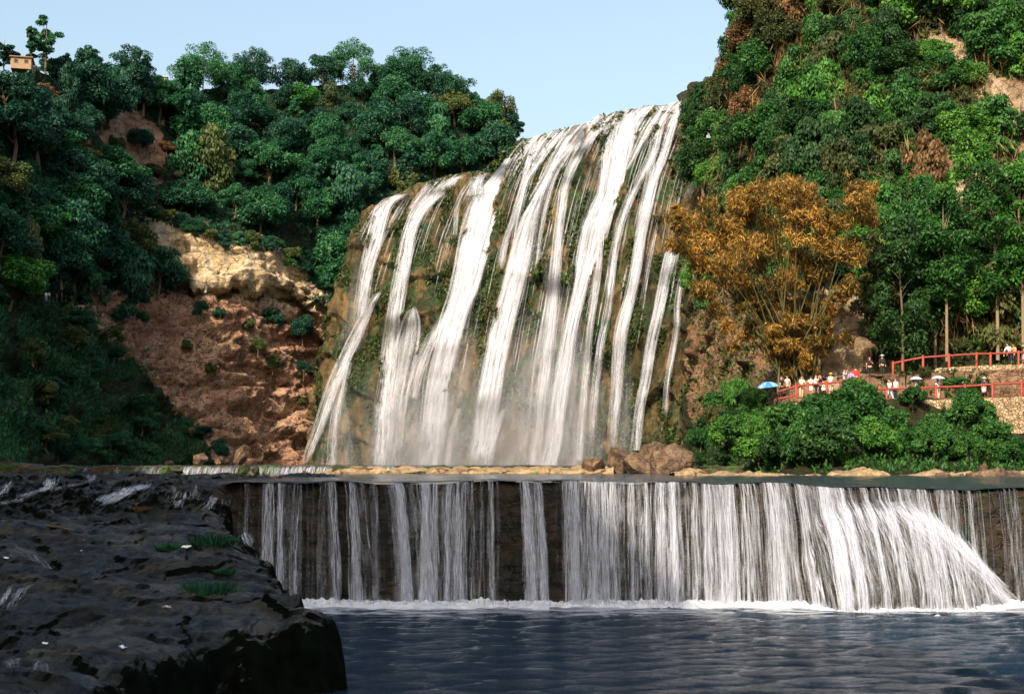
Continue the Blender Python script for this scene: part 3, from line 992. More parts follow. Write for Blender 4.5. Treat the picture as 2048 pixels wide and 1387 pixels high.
# veils of spray drifting off the strands
mb = MB()
for px0, py0, px1, py1, w0, w1, al in [
        (1150, 560, 1090, 935, 60, 150, 0.55), (1080, 600, 1020, 935, 50, 140, 0.4), (950, 620, 880, 935, 80, 140, 0.45), (850, 640, 800, 935, 60, 120, 0.5),
        (1170, 600, 1150, 935, 50, 90, 0.5), (760, 480, 720, 700, 40, 60, 0.35), (700, 760, 690, 935, 40, 100, 0.4), (1210, 700, 1190, 935, 40, 80, 0.4),
        (1265, 680, 1260, 910, 30, 60, 0.35), (1000, 700, 960, 935, 60, 120, 0.4), (1130, 420, 1120, 700, 20, 40, 0.35), (900, 760, 860, 935, 90, 160, 0.45)]:
    path = [(px0 + (px1 - px0) * f, py0 + (py1 - py0) * f, w0 + (w1 - w0) * f) for f in (0, .25, .5, .75, 1)]
    pts, nor, wid = surf_path(path, 20)
    Q = np.array([tuple(p) for p in pts])
    for _ in range(10): Q[1:-1] = (Q[:-2] + 2 * Q[1:-1] + Q[2:]) / 4
    for k in range(2):
        fa = np.concatenate([np.linspace(0, 1, 9), np.ones(len(Q) - 10)]) * al
        q = Q + np.array(tuple(out0)) * (1.6 + 1.2 * k) - np.array(tuple(FO))
        strip(mb, q, np.array([tuple(side0)] * len(Q)), np.array(wid) * (1.3 + 0.3 * k), uid, fa); uid += 1
tag(mb.obj('spray_veil', M['veil'], fall, True, True), kind='stuff')

# mist standing at the foot of the falls
m, t, out = newmat('mist')
N = NT(t)
gz = N.n('ShaderNodeSeparateXYZ', ins={0: N.n('ShaderNodeTexCoord').outputs['Generated']})
fall_off = N.math('MULTIPLY', N.maprange(gz.outputs[2], 1.0, 0.0), N.math('MULTIPLY', N.maprange(gz.outputs[0], 0.0, 0.25), N.maprange(gz.outputs[0], 1.0, 0.8)))
den = N.math('MULTIPLY', fall_off, 0.018)
vol = N.n('ShaderNodeVolumePrincipled', ins={'Color': (0.92, 0.92, 0.95, 1), 'Density': den, 'Anisotropy': 0.2})
t.links.new(vol.outputs[0], out.inputs['Volume'])
mc = Vector((-9, 224, 9))
mb = MB()
mb.box((0, 0, 0), (64, 16, 21))
o = mb.obj('mist', m)
o.location = mc + Vector((2, -2, 0))
o.rotation_euler = (0, 0, math.atan2(-60, 63))
tag(o, 'pale mist hanging at the foot of the falls', 'mist', kind='stuff')

# ------------------------------------------------------------------ river, pool, bed
POOL_Z = -5.85
m, t, out = newmat('pool water')
N = NT(t)
v = N.coord('Object')
v1 = N.coord('Object', (0.75, 1.4, 1))
h1 = N.noise(v1, 1.7, 4, 0.6, 0.5)
h2 = N.noise(v1, 5.0, 4, 0.65, 0.4)
h3 = N.math('ABSOLUTE', N.math('SUBTRACT', N.noise(v1, 7.0, 3, 0.6, 0.3), 0.5))
hh = N.math('ADD', N.math('MULTIPLY', h1, 0.55), N.math('ADD', N.math('MULTIPLY', h2, 0.75), N.math('MULTIPLY', h3, -0.75)))
b = N.bump(hh, 1.0, 0.40)
sp = N.n('ShaderNodeSeparateXYZ', ins={0: v})
# foam torn off the foot of the weir and drifting out over the pool
fz = N.noise(N.coord('Object', (0.35, 1.1, 1)), 1.2, 7, 0.72, 0.6)
fy = N.maprange(sp.outputs[1], 50.0, 58.0, 0.0, 0.34, False)
fk = N.maprange(N.math('ADD', fz, fy), 0.74, 0.88)
col = N.mix(fk, (0.002, 0.016, 0.036), (0.55, 0.60, 0.66))
d = N.n('ShaderNodeBsdfPrincipled', ins={'Base Color': col, 'Roughness': N.math('ADD', 0.06, N.math('MULTIPLY', fk, 0.6)), 'IOR': 1.33, 'Specular IOR Level': 0.42, 'Specular Tint': (0.45, 0.72, 0.98, 1), 'Normal': b})
t.links.new(d.outputs[0], out.inputs[0])
M['pool'] = m

m, t, out = newmat('river water')
N = NT(t)
v1 = N.coord('Object', (0.6, 1.6, 1))
hh = N.math('ADD', N.noise(v1, 0.9, 4, 0.6, 0.5), N.math('MULTIPLY', N.noise(v1, 4.0, 4, 0.6), 0.4))
d = N.n('ShaderNodeBsdfPrincipled', ins={'Base Color': (0.02, 0.03, 0.035, 1), 'Roughness': 0.08, 'IOR': 1.33, 'Normal': N.bump(hh, 0.9, 0.3)})
t.links.new(d.outputs[0], out.inputs[0])
M['river'] = m

# pool: real waves in the sheet where it can be seen
nx, ny = 330, 260
xs = np.linspace(-22, 44, nx)
ys = np.linspace(18, 60.3, ny)
XX, YY = np.meshgrid(xs, ys)
ZZ = np.zeros_like(XX)
wr = np.random.RandomState(3)
for k in range(46):
    lam = wr.uniform(0.5, 2.4)
    th = wr.uniform(-1.0, 1.0) - math.pi / 2
    kx, ky = math.cos(th) * 2 * math.pi / lam, math.sin(th) * 2 * math.pi / lam
    ZZ += lam * 0.0030 * np.sin(kx * XX + ky * YY + wr.uniform(0, 6.28) + 0.6 * np.sin(0.35 * XX + wr.uniform(0, 6)))
me = fastmesh('pool_water', np.stack([XX, YY, POOL_Z + ZZ], -1).reshape(-1, 3), gridquads(ny, nx), [M['pool']], True)
tag(link('pool_water', me), 'dark blue rippled pool below the weir', 'pool', kind='structure')
mb = MB()
mb.add([(-70, -60, POOL_Z - 0.35), (90, -60, POOL_Z - 0.35), (90, 59, POOL_Z - 0.35), (-70, 59, POOL_Z - 0.35)], [(0, 1, 2, 3)])
tag(mb.obj('pool_outer_water', M['pool']), 'outer reach of the pool towards the viewer', 'pool', kind='structure')
mb = MB()
mb.add([(-1500, -300, -9), (1500, -300, -9), (1500, 1800, -9), (-1500, 1800, -9)], [(0, 1, 2, 3)])
tag(mb.obj('ground', flat_mat('river bed', (0.09, 0.075, 0.05), 0.9, 0.4, 0.2)), 'river bed and ground', 'ground', kind='structure')


def crest_z(x):
    s = min(1, max(0, (x - 4) / 18.0))
    s = s * s * (3 - 2 * s)
    return -0.80 - 0.30 * s + 0.12 * noise.noise(Vector((x * 0.4, 7.7, 0))) + 0.035 * noise.noise(Vector((x * 1.3, 3.7, 0)))


# upper river: sheet behind the weir crest, rising in steps to the foot of the falls
ys = np.concatenate([np.linspace(59.7, 74, 50), np.linspace(75, 108.5, 60)])
xs = np.linspace(-12.2, 44, 160)
G = np.zeros((len(ys), len(xs), 3))
for i, y in enumerate(ys):
    for j, x in enumerate(xs):
        f = 1 - min(1, max(0, (y - 60) / 16.0))
        z = -0.74 + (crest_z(x) + 0.80) * f + 0.02 * noise.noise(Vector((x * 0.8, y * 1.6, 0)))
        if y < 60.2: z -= 0.05
        G[i, j] = (x, y, z)
me = fastmesh('river_water', G.reshape(-1, 3), gridquads(*G.shape[:2]), [M['river']], True)
tag(link('river_water', me), 'thin sheet of river water running to the weir crest', 'river', kind='structure')
mb = MB()
mb.add([(-70, 110.2, -0.33), (32, 110.2, -0.33), (60, 262, -0.33), (-70, 300, -0.33)], [(0, 1, 2, 3)])
tag(mb.obj('upper_river_water', M['river']), 'upper pool at the foot of the tall falls', 'river', kind='structure')

# ------------------------------------------------------------------ dark wet rocks
M['shelf'] = None
m, t, out = newmat('wet shelf rock')
N = NT(t)
v = N.coord('Object')
n1 = N.noise(N.coord('Object', (1, 1, 2.2)), 0.22, 7, 0.65, 0.8)
col = N.ramp(n1, [(0.28, (0.006, 0.007, 0.008)), (0.42, (0.026, 0.027, 0.027)), (0.52, (0.060, 0.057, 0.050)), (0.62, (0.034, 0.036, 0.042)), (0.75, (0.050, 0.034, 0.020))])
br = N.noise(v, 0.45, 5, 0.6)
col = N.mix(N.math('MULTIPLY', N.maprange(br, 0.60, 0.72), 0.8), col, (0.10, 0.050, 0.016))
sg = N.noise(N.coord('Object', (1.0, 0.6, 1.0)), 3.2, 8, 0.78, 0.6)
col = N.mix(N.maprange(sg, 0.40, 0.60), N.mix(0.8, col, (0.004, 0.005, 0.006)), col)
mo = N.noise(v, 0.9, 6, 0.7)
col = N.mix(N.math('MULTIPLY', N.maprange(mo, 0.50, 0.64), 0.85), col, (0.030, 0.034, 0.012))
mo2 = N.noise(v, 0.33, 6, 0.7, 0.8)
col = N.mix(N.math('MULTIPLY', N.maprange(mo2, 0.50, 0.60), 0.7), col, (0.13, 0.108, 0.070))
crk = N.n('ShaderNodeTexVoronoi', feature='DISTANCE_TO_EDGE', ins={'Vector': N.mix(1.0, N.coord('Object', (0.45, 0.9, 1.0)), N.n('ShaderNodeTexNoise', ins={'Vector': v, 'Scale': 0.8, 'Detail': 5}).outputs[1], 'ADD'), 'Scale': 0.6})
col = N.mix(N.maprange(crk.outputs[0], 0.02, 0.0), col, (0.003, 0.003, 0.003))
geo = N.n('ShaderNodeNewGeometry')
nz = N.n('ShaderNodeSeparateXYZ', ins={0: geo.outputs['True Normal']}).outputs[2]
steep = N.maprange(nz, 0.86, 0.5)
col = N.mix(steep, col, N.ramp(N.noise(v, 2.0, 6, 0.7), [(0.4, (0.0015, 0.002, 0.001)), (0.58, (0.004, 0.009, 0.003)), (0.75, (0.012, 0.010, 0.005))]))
vor = N.n('ShaderNodeTexNoise', ins={'Vector': N.coord('Object', (1.0, 0.45, 1.0)), 'Scale': 2.4, 'Detail': 8, 'Roughness': 0.7, 'Distortion': 1.2}).outputs[0]
b = N.bump(N.math('ADD', vor, sg), 1.0, 0.55)
b = N.bump(N.noise(v, 9, 8, 0.8), 1.0, 0.14, b)
wet = N.maprange(N.noise(v, 0.45, 5), 0.42, 0.60, 0.14, 0.75)
d = N.n('ShaderNodeBsdfPrincipled', ins={'Base Color': col, 'Roughness': N.math('MAXIMUM', wet, N.math('MULTIPLY', steep, 0.8)), 'Specular IOR Level': N.math('SUBTRACT', 0.40, N.math('MULTIPLY', steep, 0.34)), 'Normal': b})
t.links.new(d.outputs[0], out.inputs[0])
M['shelf'] = m

SHELF = [(-70, 80), (-8, 80), (-8.5, 63), (-11.6, 60.5), (-11.3, 58), (-10.9, 56), (-9.9, 53), (-8.5, 49.5), (-7.3, 45.5), (-6.1, 42), (-5.15, 39.2), (-4.35, 37.8), (-4.5, 36.9), (-6.0, 36.5), (-7.2, 35.2), (-7.8, 32.3), (-7.9, 29), (-7.5, 25), (-6.8, 14), (-70, 14)]


def sdist(x, y, poly):
    dmin = 1e9
    n = len(poly)
    for i in range(n):
        ax, ay = poly[i]; bx, by = poly[(i + 1) % n]
        ux, uy = bx - ax, by - ay
        tt = max(0, min(1, ((x - ax) * ux + (y - ay) * uy) / (ux * ux + uy * uy + 1e-9)))
        dmin = min(dmin, (x - ax - tt * ux) ** 2 + (y - ay - tt * uy) ** 2)
    s = math.sqrt(dmin)
    return s if inpoly(x, y, poly) else -s


def sstep(a, b, x):
    f = max(0.0, min(1.0, (x - a) / (b - a)))
    return f * f * (3 - 2 * f)


def shelf_top(x, y):
    z = np.interp(y, [14, 26, 34, 40, 50, 57, 58.6, 61.0, 62.6, 66, 68, 73, 76, 90], [-5.0, -4.45, -4.1, -3.72, -2.75, -2.05, -1.85, -1.55, -1.30, -1.15, -0.98, -0.86, -0.72, -0.72])
    p = Vector((x, y, 0))
    rip = noise.fractal(Vector((x * 0.22 + 0.2 * noise.noise(p * 0.3), y * 0.5, 1.7)), 0.9, 2.0, 4)
    z += 0.26 * rip
    z += 0.10 * noise.fractal(Vector((x * 1.1, y * 1.1, 4)), 0.8, 2.0, 4)
    # rounded humps
    z += 0.30 * max(0, noise.noise(Vector((x * 0.16, y * 0.2, 9.1))))
    z += 0.16 * (noise.turbulence(Vector((x * 0.55, y * 0.8, 6)), 4, True) - 0.5)
    z += 0.055 * (noise.turbulence(Vector((x * 2.4, y * 2.4, 2)), 3, True) - 0.5)
    d_, c_ = noise.voronoi(Vector((x * 0.55 + 0.5 * rip, y * 0.8, 0.5)))
    z += 0.10 * (noise.cell(c_[0] * 4.7) - 0.5)
    if y > 56.5:
        k = sstep(56.5, 58.5, y) * (1 - 0.6 * sstep(66, 76, y))
        z += 0.34 * noise.fractal(Vector((x * 0.35, y * 0.7, 2)), 0.6, 2.0, 4) * k
        q_ = z * 3.2 + 0.6 * noise.noise(Vector((x * .4, y * .4, 0)))
        z += 0.30 * ((q_ - math.floor(q_)) ** 3 - 0.3) / 1.6 * k
    if x > -17 and y > 59.6:
        z = max(z, z + (-0.80 - z) * sstep(-17, -12.5, x) * sstep(59.6, 61.0, y))
    # a broken hollow down in the near left corner
    k = sstep(-9.0, -14.5, x) * sstep(42, 38, y) * sstep(18, 25, y)
    z -= 0.5 * k
    k = sstep(-13.5, -14.5, x) * sstep(40.5, 39.2, y)
    z -= 0.35 * k
    return z


gx = np.concatenate([np.linspace(-70, -26, 50)[:-1], np.linspace(-26, -3.2, 260)])
gy = np.concatenate([np.linspace(14, 22, 24)[:-1], np.linspace(22, 62, 380)[:-1], np.linspace(62, 80, 90)])
G = np.zeros((len(gy), len(gx), 3))
for i, y in enumerate(gy):
    for j, x in enumerate(gx):
        sd = sdist(x, y, SHELF) if x > -16 else 5.0
        zt = shelf_top(x, y)
        jit = 0.35 * noise.fractal(Vector((x * 0.8, y * 0.8, 0)), 0.8, 2, 3)
        k = sstep(-0.55, 0.35, sd + jit)
        zt -= 0.55 * max(0.0, 1 - max(0.0, sd + jit) / 2.2) ** 2
        z = -7.2 * (1 - k) + zt * k
        if -0.9 < sd < 0.5: z += 0.25 * noise.fractal(Vector((x * 1.5, y * 1.5, z * 1.2)), 0.8, 2, 3)
        G[i, j] = (x, y, z)
me = fastmesh('rock_shelf', G.reshape(-1, 3), gridquads(*G.shape[:2]), [M['shelf']], True)
o = link('rock_shelf', me)
tag(o, 'broad dark wet rock shelf sloping down beside the weir', 'rock shelf')
SB = bvh_of(G)

# ------------------------------------------------------------------ weir
M['weir'] = rock_mat('weir stone', [(0.004, 0.004, 0.003), (0.010, 0.008, 0.004), (0.040, 0.024, 0.010), (0.007, 0.007, 0.004)], 0.7, 0.1, 0.5, (0.006, 0.006, 0.004), (0.015, 0.035, 0.008), 0.2, 0.7, 1.0, 0.4, 0.35)
MOUND_X0, MOUND_X1 = 12.0, 20.6


def mound_out(x, z):
    """how far the spilling rock heap stands out of the weir face at (x, z)"""
    zt = np.interp(x, [12.0, 12.8, 14.0, 16.2, 17.2, 18.2, 19.0, 19.7, 20.4], [-4.6, -2.6, -1.9, -1.9, -2.3, -3.1, -3.95, -4.9, -5.9])
    if x < 11.2 or x > 21.2: return 0.0
    dz = zt - z
    if dz < -0.45: return 0.0
    e = max(0.0, min(1.0, (x - 11.2) / 1.6)) * max(0.0, min(1.0, (21.2 - x) / 0.8))
    return e * (min(1.0, (dz + 0.45) / 0.5) * 0.45 + 1.75 * min(1.0, max(0.0, dz + 0.25) / 3.4) ** 0.8)


wx = np.linspace(-12.6, 40, 420)
prof = [(61.5, -3.0), (61.2, -1.2), (60.9, -0.06), (60.3, -0.02), (59.95, -0.05), (59.8, -0.16), (59.72, -0.35)] + [(59.7 - 0.5 * f, -0.35 - 6.2 * f) for f in np.linspace(0.02, 1, 60)]
G = np.zeros((len(prof), len(wx), 3))
for i, (py_, pz_) in enumerate(prof):
    for j, x in enumerate(wx):
        z = crest_z(x) - 0.03 + pz_
        y = py_
        if i > 4:
            q = Vector((x, 0, z))
            dd = 0.22 * noise.fractal(q * 0.7, 0.9, 2, 3) + 0.14 * noise.fractal(q * 2.4, 0.8, 2, 3)
            y -= dd * min(1, (i - 4) / 5) + mound_out(x, z)
        else:
            z += 0.06 * noise.fractal(Vector((x * 0.9, 0, 3)), 0.8, 2, 3)
        # the dam bows gently upstream to the left
        y += 0.012 * max(0, 4 - x) ** 1.3
        G[i, j] = (x, y, z)
me = fastmesh('weir', G.reshape(-1, 3), gridquads(*G.shape[:2]), [M['weir']], True)
tag(link('weir', me), 'long low dark stone weir with mossy face across the river', 'weir')
WB = bvh_of(G)
WG = G
weir_y = lambda x: 59.7 + 0.012 * max(0, 4 - x) ** 1.3

wf = empty('weir_waterfall', (4, 59.4, -1))
tag(wf, 'wide low curtain of white water spilling over the weir', 'waterfall')
WO = Vector(wf.location)
rng = random.Random(11)
CURT = [  # photo px from, to, strands, opacity, sideways drift (m over the whole fall), start below crest
    (484, 532, 26, 0.30, 0.05), (533, 604, 60, 0.85, 0.05), (606, 650, 16, 0.25, 0.1), (648, 672, 22, 0.75, 0.35), (690, 726, 34, 0.75, 0.4),
    (728, 765, 14, 0.4, 0.3), (764, 800, 40, 0.75, 0.6), (790, 850, 70, 0.95, 0.45), (845, 950, 130, 0.95, -0.02), (952, 966, 8, 0.4, 0.05), (978, 1006, 20, 0.55, 0.06),
    (1036, 1090, 70, 0.95, 0.28), (1112, 1170, 62, 0.85, 0.08), (1160, 1345, 210, 0.95, 0.0), (1340, 1460, 110, 0.7, 0.04), (1420, 1560, 130, 0.7, 0.16),
    (1530, 1680, 170, 0.95, 0.35), (1640, 1820, 120, 0.8, 0.2), (1800, 1900, 60, 0.8, 0.1), (1890, 1960, 22, 0.5, 0.05), (1950, 2080, 22, 0.3, 0.03)]
uid = 5000
hz = np.linspace(0, 1, 26)
for x0, x1, ns, op, drift in CURT:
    mb = MB()
    X0, X1 = (x0 - 1024) / F * 59.5, (x1 - 1024) / F * 59.5
    # a thin continuous sheet behind the single strands
    if ns > 30:
        for k in range(max(1, int((X1 - X0) / 0.8))):
            xa = X0 + (X1 - X0) * (k + 0.5) / max(1, int((X1 - X0) / 0.8))
            zc = crest_z(xa)
            zz = zc - 0.02 - (zc - POOL_Z) * hz ** 1.5
            yy = weir_y(xa) - 0.25 - 0.42 * np.sqrt(hz) - np.array([mound_out(xa, z) for z in zz])
            xx = xa + drift * hz ** 0.8
            strip(mb, np.stack([xx, yy, zz], -1) - np.array(tuple(WO)), np.tile((1, 0, 0), (26, 1)), np.full(26, 1.0), uid, np.concatenate([np.linspace(0.35, op * 0.34, 6), np.full(19, op * 0.34)])); uid += 1
    ncl_ = max(1, int((X1 - X0) / 0.42))
    cl_ = [(X0 + (X1 - X0) * (q + rng.uniform(.1, .9)) / ncl_, rng.uniform(.3, 1.0)) for q in range(ncl_)]
    for k in range(ns):
        if rng.random() < 0.7:
            cc_ = rng.choices(cl_, [q[1] ** 1.8 for q in cl_])[0]
            xa = min(X1, max(X0, rng.gauss(cc_[0], 0.10))); str_ = 1.25
        else:
            str_ = 0.6
            xa = rng.uniform(X0, X1)
        edge = min(xa - X0, X1 - xa) / (X1 - X0 + 1e-6)
        zc = crest_z(xa)
        a = 0.0 if rng.random() < 0.72 else rng.uniform(0.02, 0.35)
        bq = 1.0 if rng.random() < 0.75 else rng.uniform(0.5, 0.95)
        h = a + (bq - a) * hz
        thr = rng.uniform(0.30, 0.75)
        zz = zc - 0.01 - (zc - POOL_Z) * h ** 1.35
        xx = xa + (drift + rng.uniform(-0.12, 0.12)) * h ** 0.8 + 0.025 * np.sin(h * rng.uniform(6, 16) + rng.uniform(0, 6))
        yy = weir_y(xa) - 0.2 - thr * np.sqrt(h) - rng.uniform(0, 0.25)
        if X1 > 11: yy = yy - np.array([mound_out(q, z) for q, z in zip(xx, zz)])
        wv = rng.choice([0.03, 0.04, 0.05, 0.07, 0.11, 0.18]) * (0.6 + 1.1 * h)
        al = np.full(25, min(1.1, str_ * op * rng.uniform(0.5, 1.1)))
        if a > 0: al[:4] *= np.linspace(0.2, 1, 4)
        if bq < 1: al[-5:] *= np.linspace(1, 0.1, 5)
        strip(mb, np.stack([xx, yy, zz], -1) - np.array(tuple(WO)), np.tile((1, 0, 0), (26, 1)), wv, uid, al); uid += 1
    mb.obj('water_curtain', M['weir_strip'], wf, True, True)

# water breaking over the rock heap at the right end of the weir, fanning out
mb = MB()
ridge = np.array([(12.6, -2.3), (13.4, -1.75), (14.4, -1.62), (15.6, -1.66), (16.6, -1.8), (17.4, -2.3), (18.3, -3.1), (19.1, -3.95), (19.8, -4.9), (20.4, -5.8)])
for k in range(470):
    fpos = rng.random() ** 0.9 * (len(ridge) - 1)
    rx, rz = np.interp(fpos, range(len(ridge)), ridge[:, 0]), np.interp(fpos, range(len(ridge)), ridge[:, 1])
    big = rng.random() < 0.45
    ln = rng.uniform(0.5, 1.2) if big else rng.uniform(1.2, 4.5)
    fanx = (rx - 14.2) / 6.0
    dirx = 0.28 + 0.55 * max(0, fanx)
    if k % 2 == 0 and rx > 15.5:       # along the bright flank
        dirx = 1.0; ln = rng.uniform(0.8, 2.2)
    h = np.linspace(0, 1, 16)
    zz = rz + rng.uniform(-0.35, 0.15) - ln * h
    xx = rx + rng.uniform(-0.3, 0.3) + dirx * ln * h * (0.6 + 0.3 * h)
    keep = zz > POOL_Z
    if keep.sum() < 5: continue
    xx, zz = xx[keep], zz[keep]
    yy = np.array([weir_y(q) - 0.32 - mound_out(q, z) for q, z in zip(xx, zz)]) - rng.uniform(0.02, 0.3)
    for _ in range(2): yy[1:-1] = (yy[:-2] + yy[1:-1] * 2 + yy[2:]) / 4
    sdv = np.tile((0.9, 0, 0.42 if dirx > 0.8 else 0.1), (len(xx), 1))
    al = np.full(len(xx) - 1, rng.uniform(0.7, 1.2) if (dirx > .9 or ln < 1.3) else rng.uniform(0.25, 0.7))
    al[:2] *= 0.5; al[-3:] *= np.array([0.8, 0.5, 0.2])
    strip(mb, np.stack([xx, yy, zz], -1) - np.array(tuple(WO)), sdv, np.full(len(xx), rng.choice([0.05, 0.08, 0.12, 0.2])), uid, al); uid += 1
mb.obj('foaming_spill', M['weir_strip'], wf, True, True)

# boiling foam along the foot of the weir
m, t, out = newmat('foam')
N = NT(t)
v = N.coord('Object')
ns = N.noise(v, 2.2, 6, 0.7)
d = N.n('ShaderNodeBsdfPrincipled', ins={'Base Color': N.ramp(ns, [(0.3, (0.42, 0.47, 0.53)), (0.6, (0.74, 0.76, 0.79))]), 'Roughness': 0.7, 'Normal': N.bump(N.noise(v, 9, 5, 0.7), 1.0, 0.1)})
t.links.new(d.outputs[0], out.inputs[0])
M['foam'] = m
fx = np.linspace(-10.2, 38, 900)
fyv = np.linspace(0, 1, 34)
G = np.zeros((len(fyv), len(fx), 3))
for j, x in enumerate(fx):
    wb_ = weir_y(x) - 0.35
    mo_ = max(mound_out(x, -5.6), 0.0)
    wdt = 1.35 + 0.75 * noise.fractal(Vector((x * 0.5, 0, 0)), 0.8, 2, 4) + (1.1 if -6.5 < x < 1.5 else 0) * (0.6 + 0.6 * noise.noise(Vector((x * 0.4, 3, 0))))
    wdt = max(0.5, wdt) + mo_
    for i, f in enumerate(fyv):
        y = wb_ - f * wdt
        q = Vector((x * 1.3, y * 1.8, 0))
        lump = 0.12 + 0.20 * noise.fractal(q, 0.7, 2, 4) + 0.16 * noise.fractal(q * 3.3, 0.6, 2, 4)
        z = POOL_Z - 0.05 + 0.72 * (lump + 0.10) * (1 - f ** 2) * (0.55 + 0.45 * math.sin(min(1, f * 4) * math.pi / 2)) + 0.09 * (1 - f)
        if f > 0.6: z -= 0.35 * (f - 0.6) * (1 + 2 * noise.noise(q * 1.7))
        G[i, j] = (x, y, z)
me = fastmesh('foam', G.reshape(-1, 3), gridquads(*G.shape[:2]), [M['foam']], True)
tag(link('foam', me), 'white foam boiling along the foot of the weir', 'foam', kind='stuff')
# splash flung up out of the foam: ragged little crests
mb = MB()
for k in range(900):
    x = rng.uniform(-9.5, 37)
    y = weir_y(x) - 0.5 - rng.random() * 1.0 - mound_out(x, -5.5)
    s = rng.uniform(0.05, 0.16)
    ln = rng.uniform(0.1, 0.3)
    p = np.array([(x, y - 0.05 * q, POOL_Z + 0.08 + ln * q) for q in np.linspace(0, 1, 4)])
    strip(mb, p, np.tile((1, 0, 0), (4, 1)), np.array([s, s * 1.5, s * 1.2, s * 0.5]), uid, np.array([0.8, 0.6, 0.3])); uid += 1
tag(mb.obj('splash', M['weir_strip'], None, True, True), 'fine splash over the foam at the weir foot', 'splash', kind='stuff')

# ------------------------------------------------------------------ low upper weir, far left to middle
M['mossrock'] = rock_mat('mossy ledge', [(0.02, 0.015, 0.01), (0.07, 0.046, 0.022), (0.13, 0.09, 0.05)], 0.8, 0.3, 0.4, (0.03, 0.025, 0.015), (0.035, 0.085, 0.012), 0.45, 0.85)
M['mossgreen'] = rock_mat('green moss stone', [(0.015, 0.012, 0.006), (0.04, 0.04, 0.012), (0.07, 0.08, 0.02)], 0.9, 0.2, 0.1, (0.03, 0.025, 0.015), (0.04, 0.085, 0.01), 0.5, 0.9)
M['sandrock'] = rock_mat('tan river ledge', [(0.22, 0.15, 0.075), (0.42, 0.29, 0.15), (0.52, 0.38, 0.21)], 0.5, 0.5, 0.2, (0.1, 0.07, 0.04), (0.08, 0.15, 0.03), 0.05, 0.9)
M['boulder'] = rock_mat('brown boulder', [(0.045, 0.028, 0.017), (0.12, 0.070, 0.040), (0.24, 0.155, 0.09), (0.12, 0.085, 0.055)], 0.9, 0.5, 0.7, (0.06, 0.04, 0.03), (0.05, 0.09, 0.02), 0.0, 0.9, 1.0)


def ledge(name, mat, xs, y0, y1, ztop, zbot, label, cat, amp=0.25, seed=0.0, nf=22, kind=None):
    """rough rock ledge: top from y1 (back) to y0 (front), then the front face down to zbot; ztop is a function of x"""
    prof = [(y1, None, 1.0), (y1, 0.0, 1.0)] + [(y1 + (y0 - y1) * f, 0.0, 1.0) for f in np.linspace(0.1, 1, 8)] + [(y0 - 0.25 * f, f, 1.0) for f in np.linspace(0.08, 1, nf - 10)]
    G = np.zeros((len(prof), len(xs), 3))
    for i, (y, f, _) in enumerate(prof):
        for j, x in enumerate(xs):
            zt = ztop(x)
            zb = zbot
            z = (zb if f is None else zt + (zb - zt) * f)
            q = Vector((x * 0.5, y * 0.5, z * 0.9 + seed))
            dz = amp * noise.fractal(q, 0.8, 2, 4)
            dy = amp * 1.6 * noise.fractal(q + Vector((9, 4, 2)), 0.8, 2, 4)
            G[i, j] = (x, y - (dy if f and f > 0 else dy * 0.6), z + (dz if f is not None else 0))
    me = fastmesh(name, G.reshape(-1, 3), gridquads(*G.shape[:2]), [mat], True)
    return tag(link(name, me), label, cat, kind=kind)


ledge('upper_weir', M['mossrock'], np.linspace(-55, 36, 560), 109.5, 113, lambda x: -0.30 + 0.18 * noise.fractal(Vector((x * .5, 5, 0)), .8, 2, 4) + (0.2 if x < -37 else 0), -1.3, 'low mossy ledge of the upper weir at the foot of the cliff', 'weir', 0.16, 2.0)
ledge('river_ledge', M['sandrock'], np.linspace(-14.5, 7, 170), 98.5, 108, lambda x: -0.44 - 0.25 * sstep(-11, -14.5, x) + 0.16 * noise.fractal(Vector((x * .6, 2, 0)), .8, 2, 4), -1.3, 'flat tan rock ledge lying in front of the tall falls', 'rock ledge', 0.30, 5.0)
uf = empty('upper_weir_falls', (-20, 109, -0.5))
tag(uf, 'row of small white cascades dropping over the low upper weir', 'waterfall')
UO = np.array(tuple(uf.location))
for x0, x1, ns, op in [(276, 330, 34, 0.6), (366, 400, 34, 1.0), (400, 455, 60, 1.0), (455, 480, 20, 0.9), (506, 560, 40, 0.8), (560, 625, 80, 1.0), (625, 665, 44, 1.0), (700, 735, 18, 0.5), (735, 770, 30, 0.9), (776, 812, 30, 0.9), (174, 178, 3, 0.6), (238, 246, 4, 0.7)]:
    mb = MB()
    yb = 109.0 if x0 < 690 else 104.0
    for k in range(ns):
        px = rng.uniform(x0, x1)
        x = (px - 1024) / F * yb
        h = np.linspace(0, 1, 8)
        zz = -0.22 - rng.uniform(0, .25) - 0.75 * h * rng.uniform(0.5, 1.05)
        yy = yb + 0.5 - (0.9 + rng.uniform(0, 0.3)) * np.sqrt(h) - 0.35
        xx = x + 0.1 * h * rng.uniform(-1, 1)
        strip(mb, np.stack([xx, yy, zz], -1) - UO, np.tile((1, 0, 0), (8, 1)), np.full(8, rng.uniform(0.06, 0.22)), uid, op * rng.uniform(0.3, 0.9)); uid += 1
    mb.obj('water_curtain', M['weir_strip'], uf, True, True)


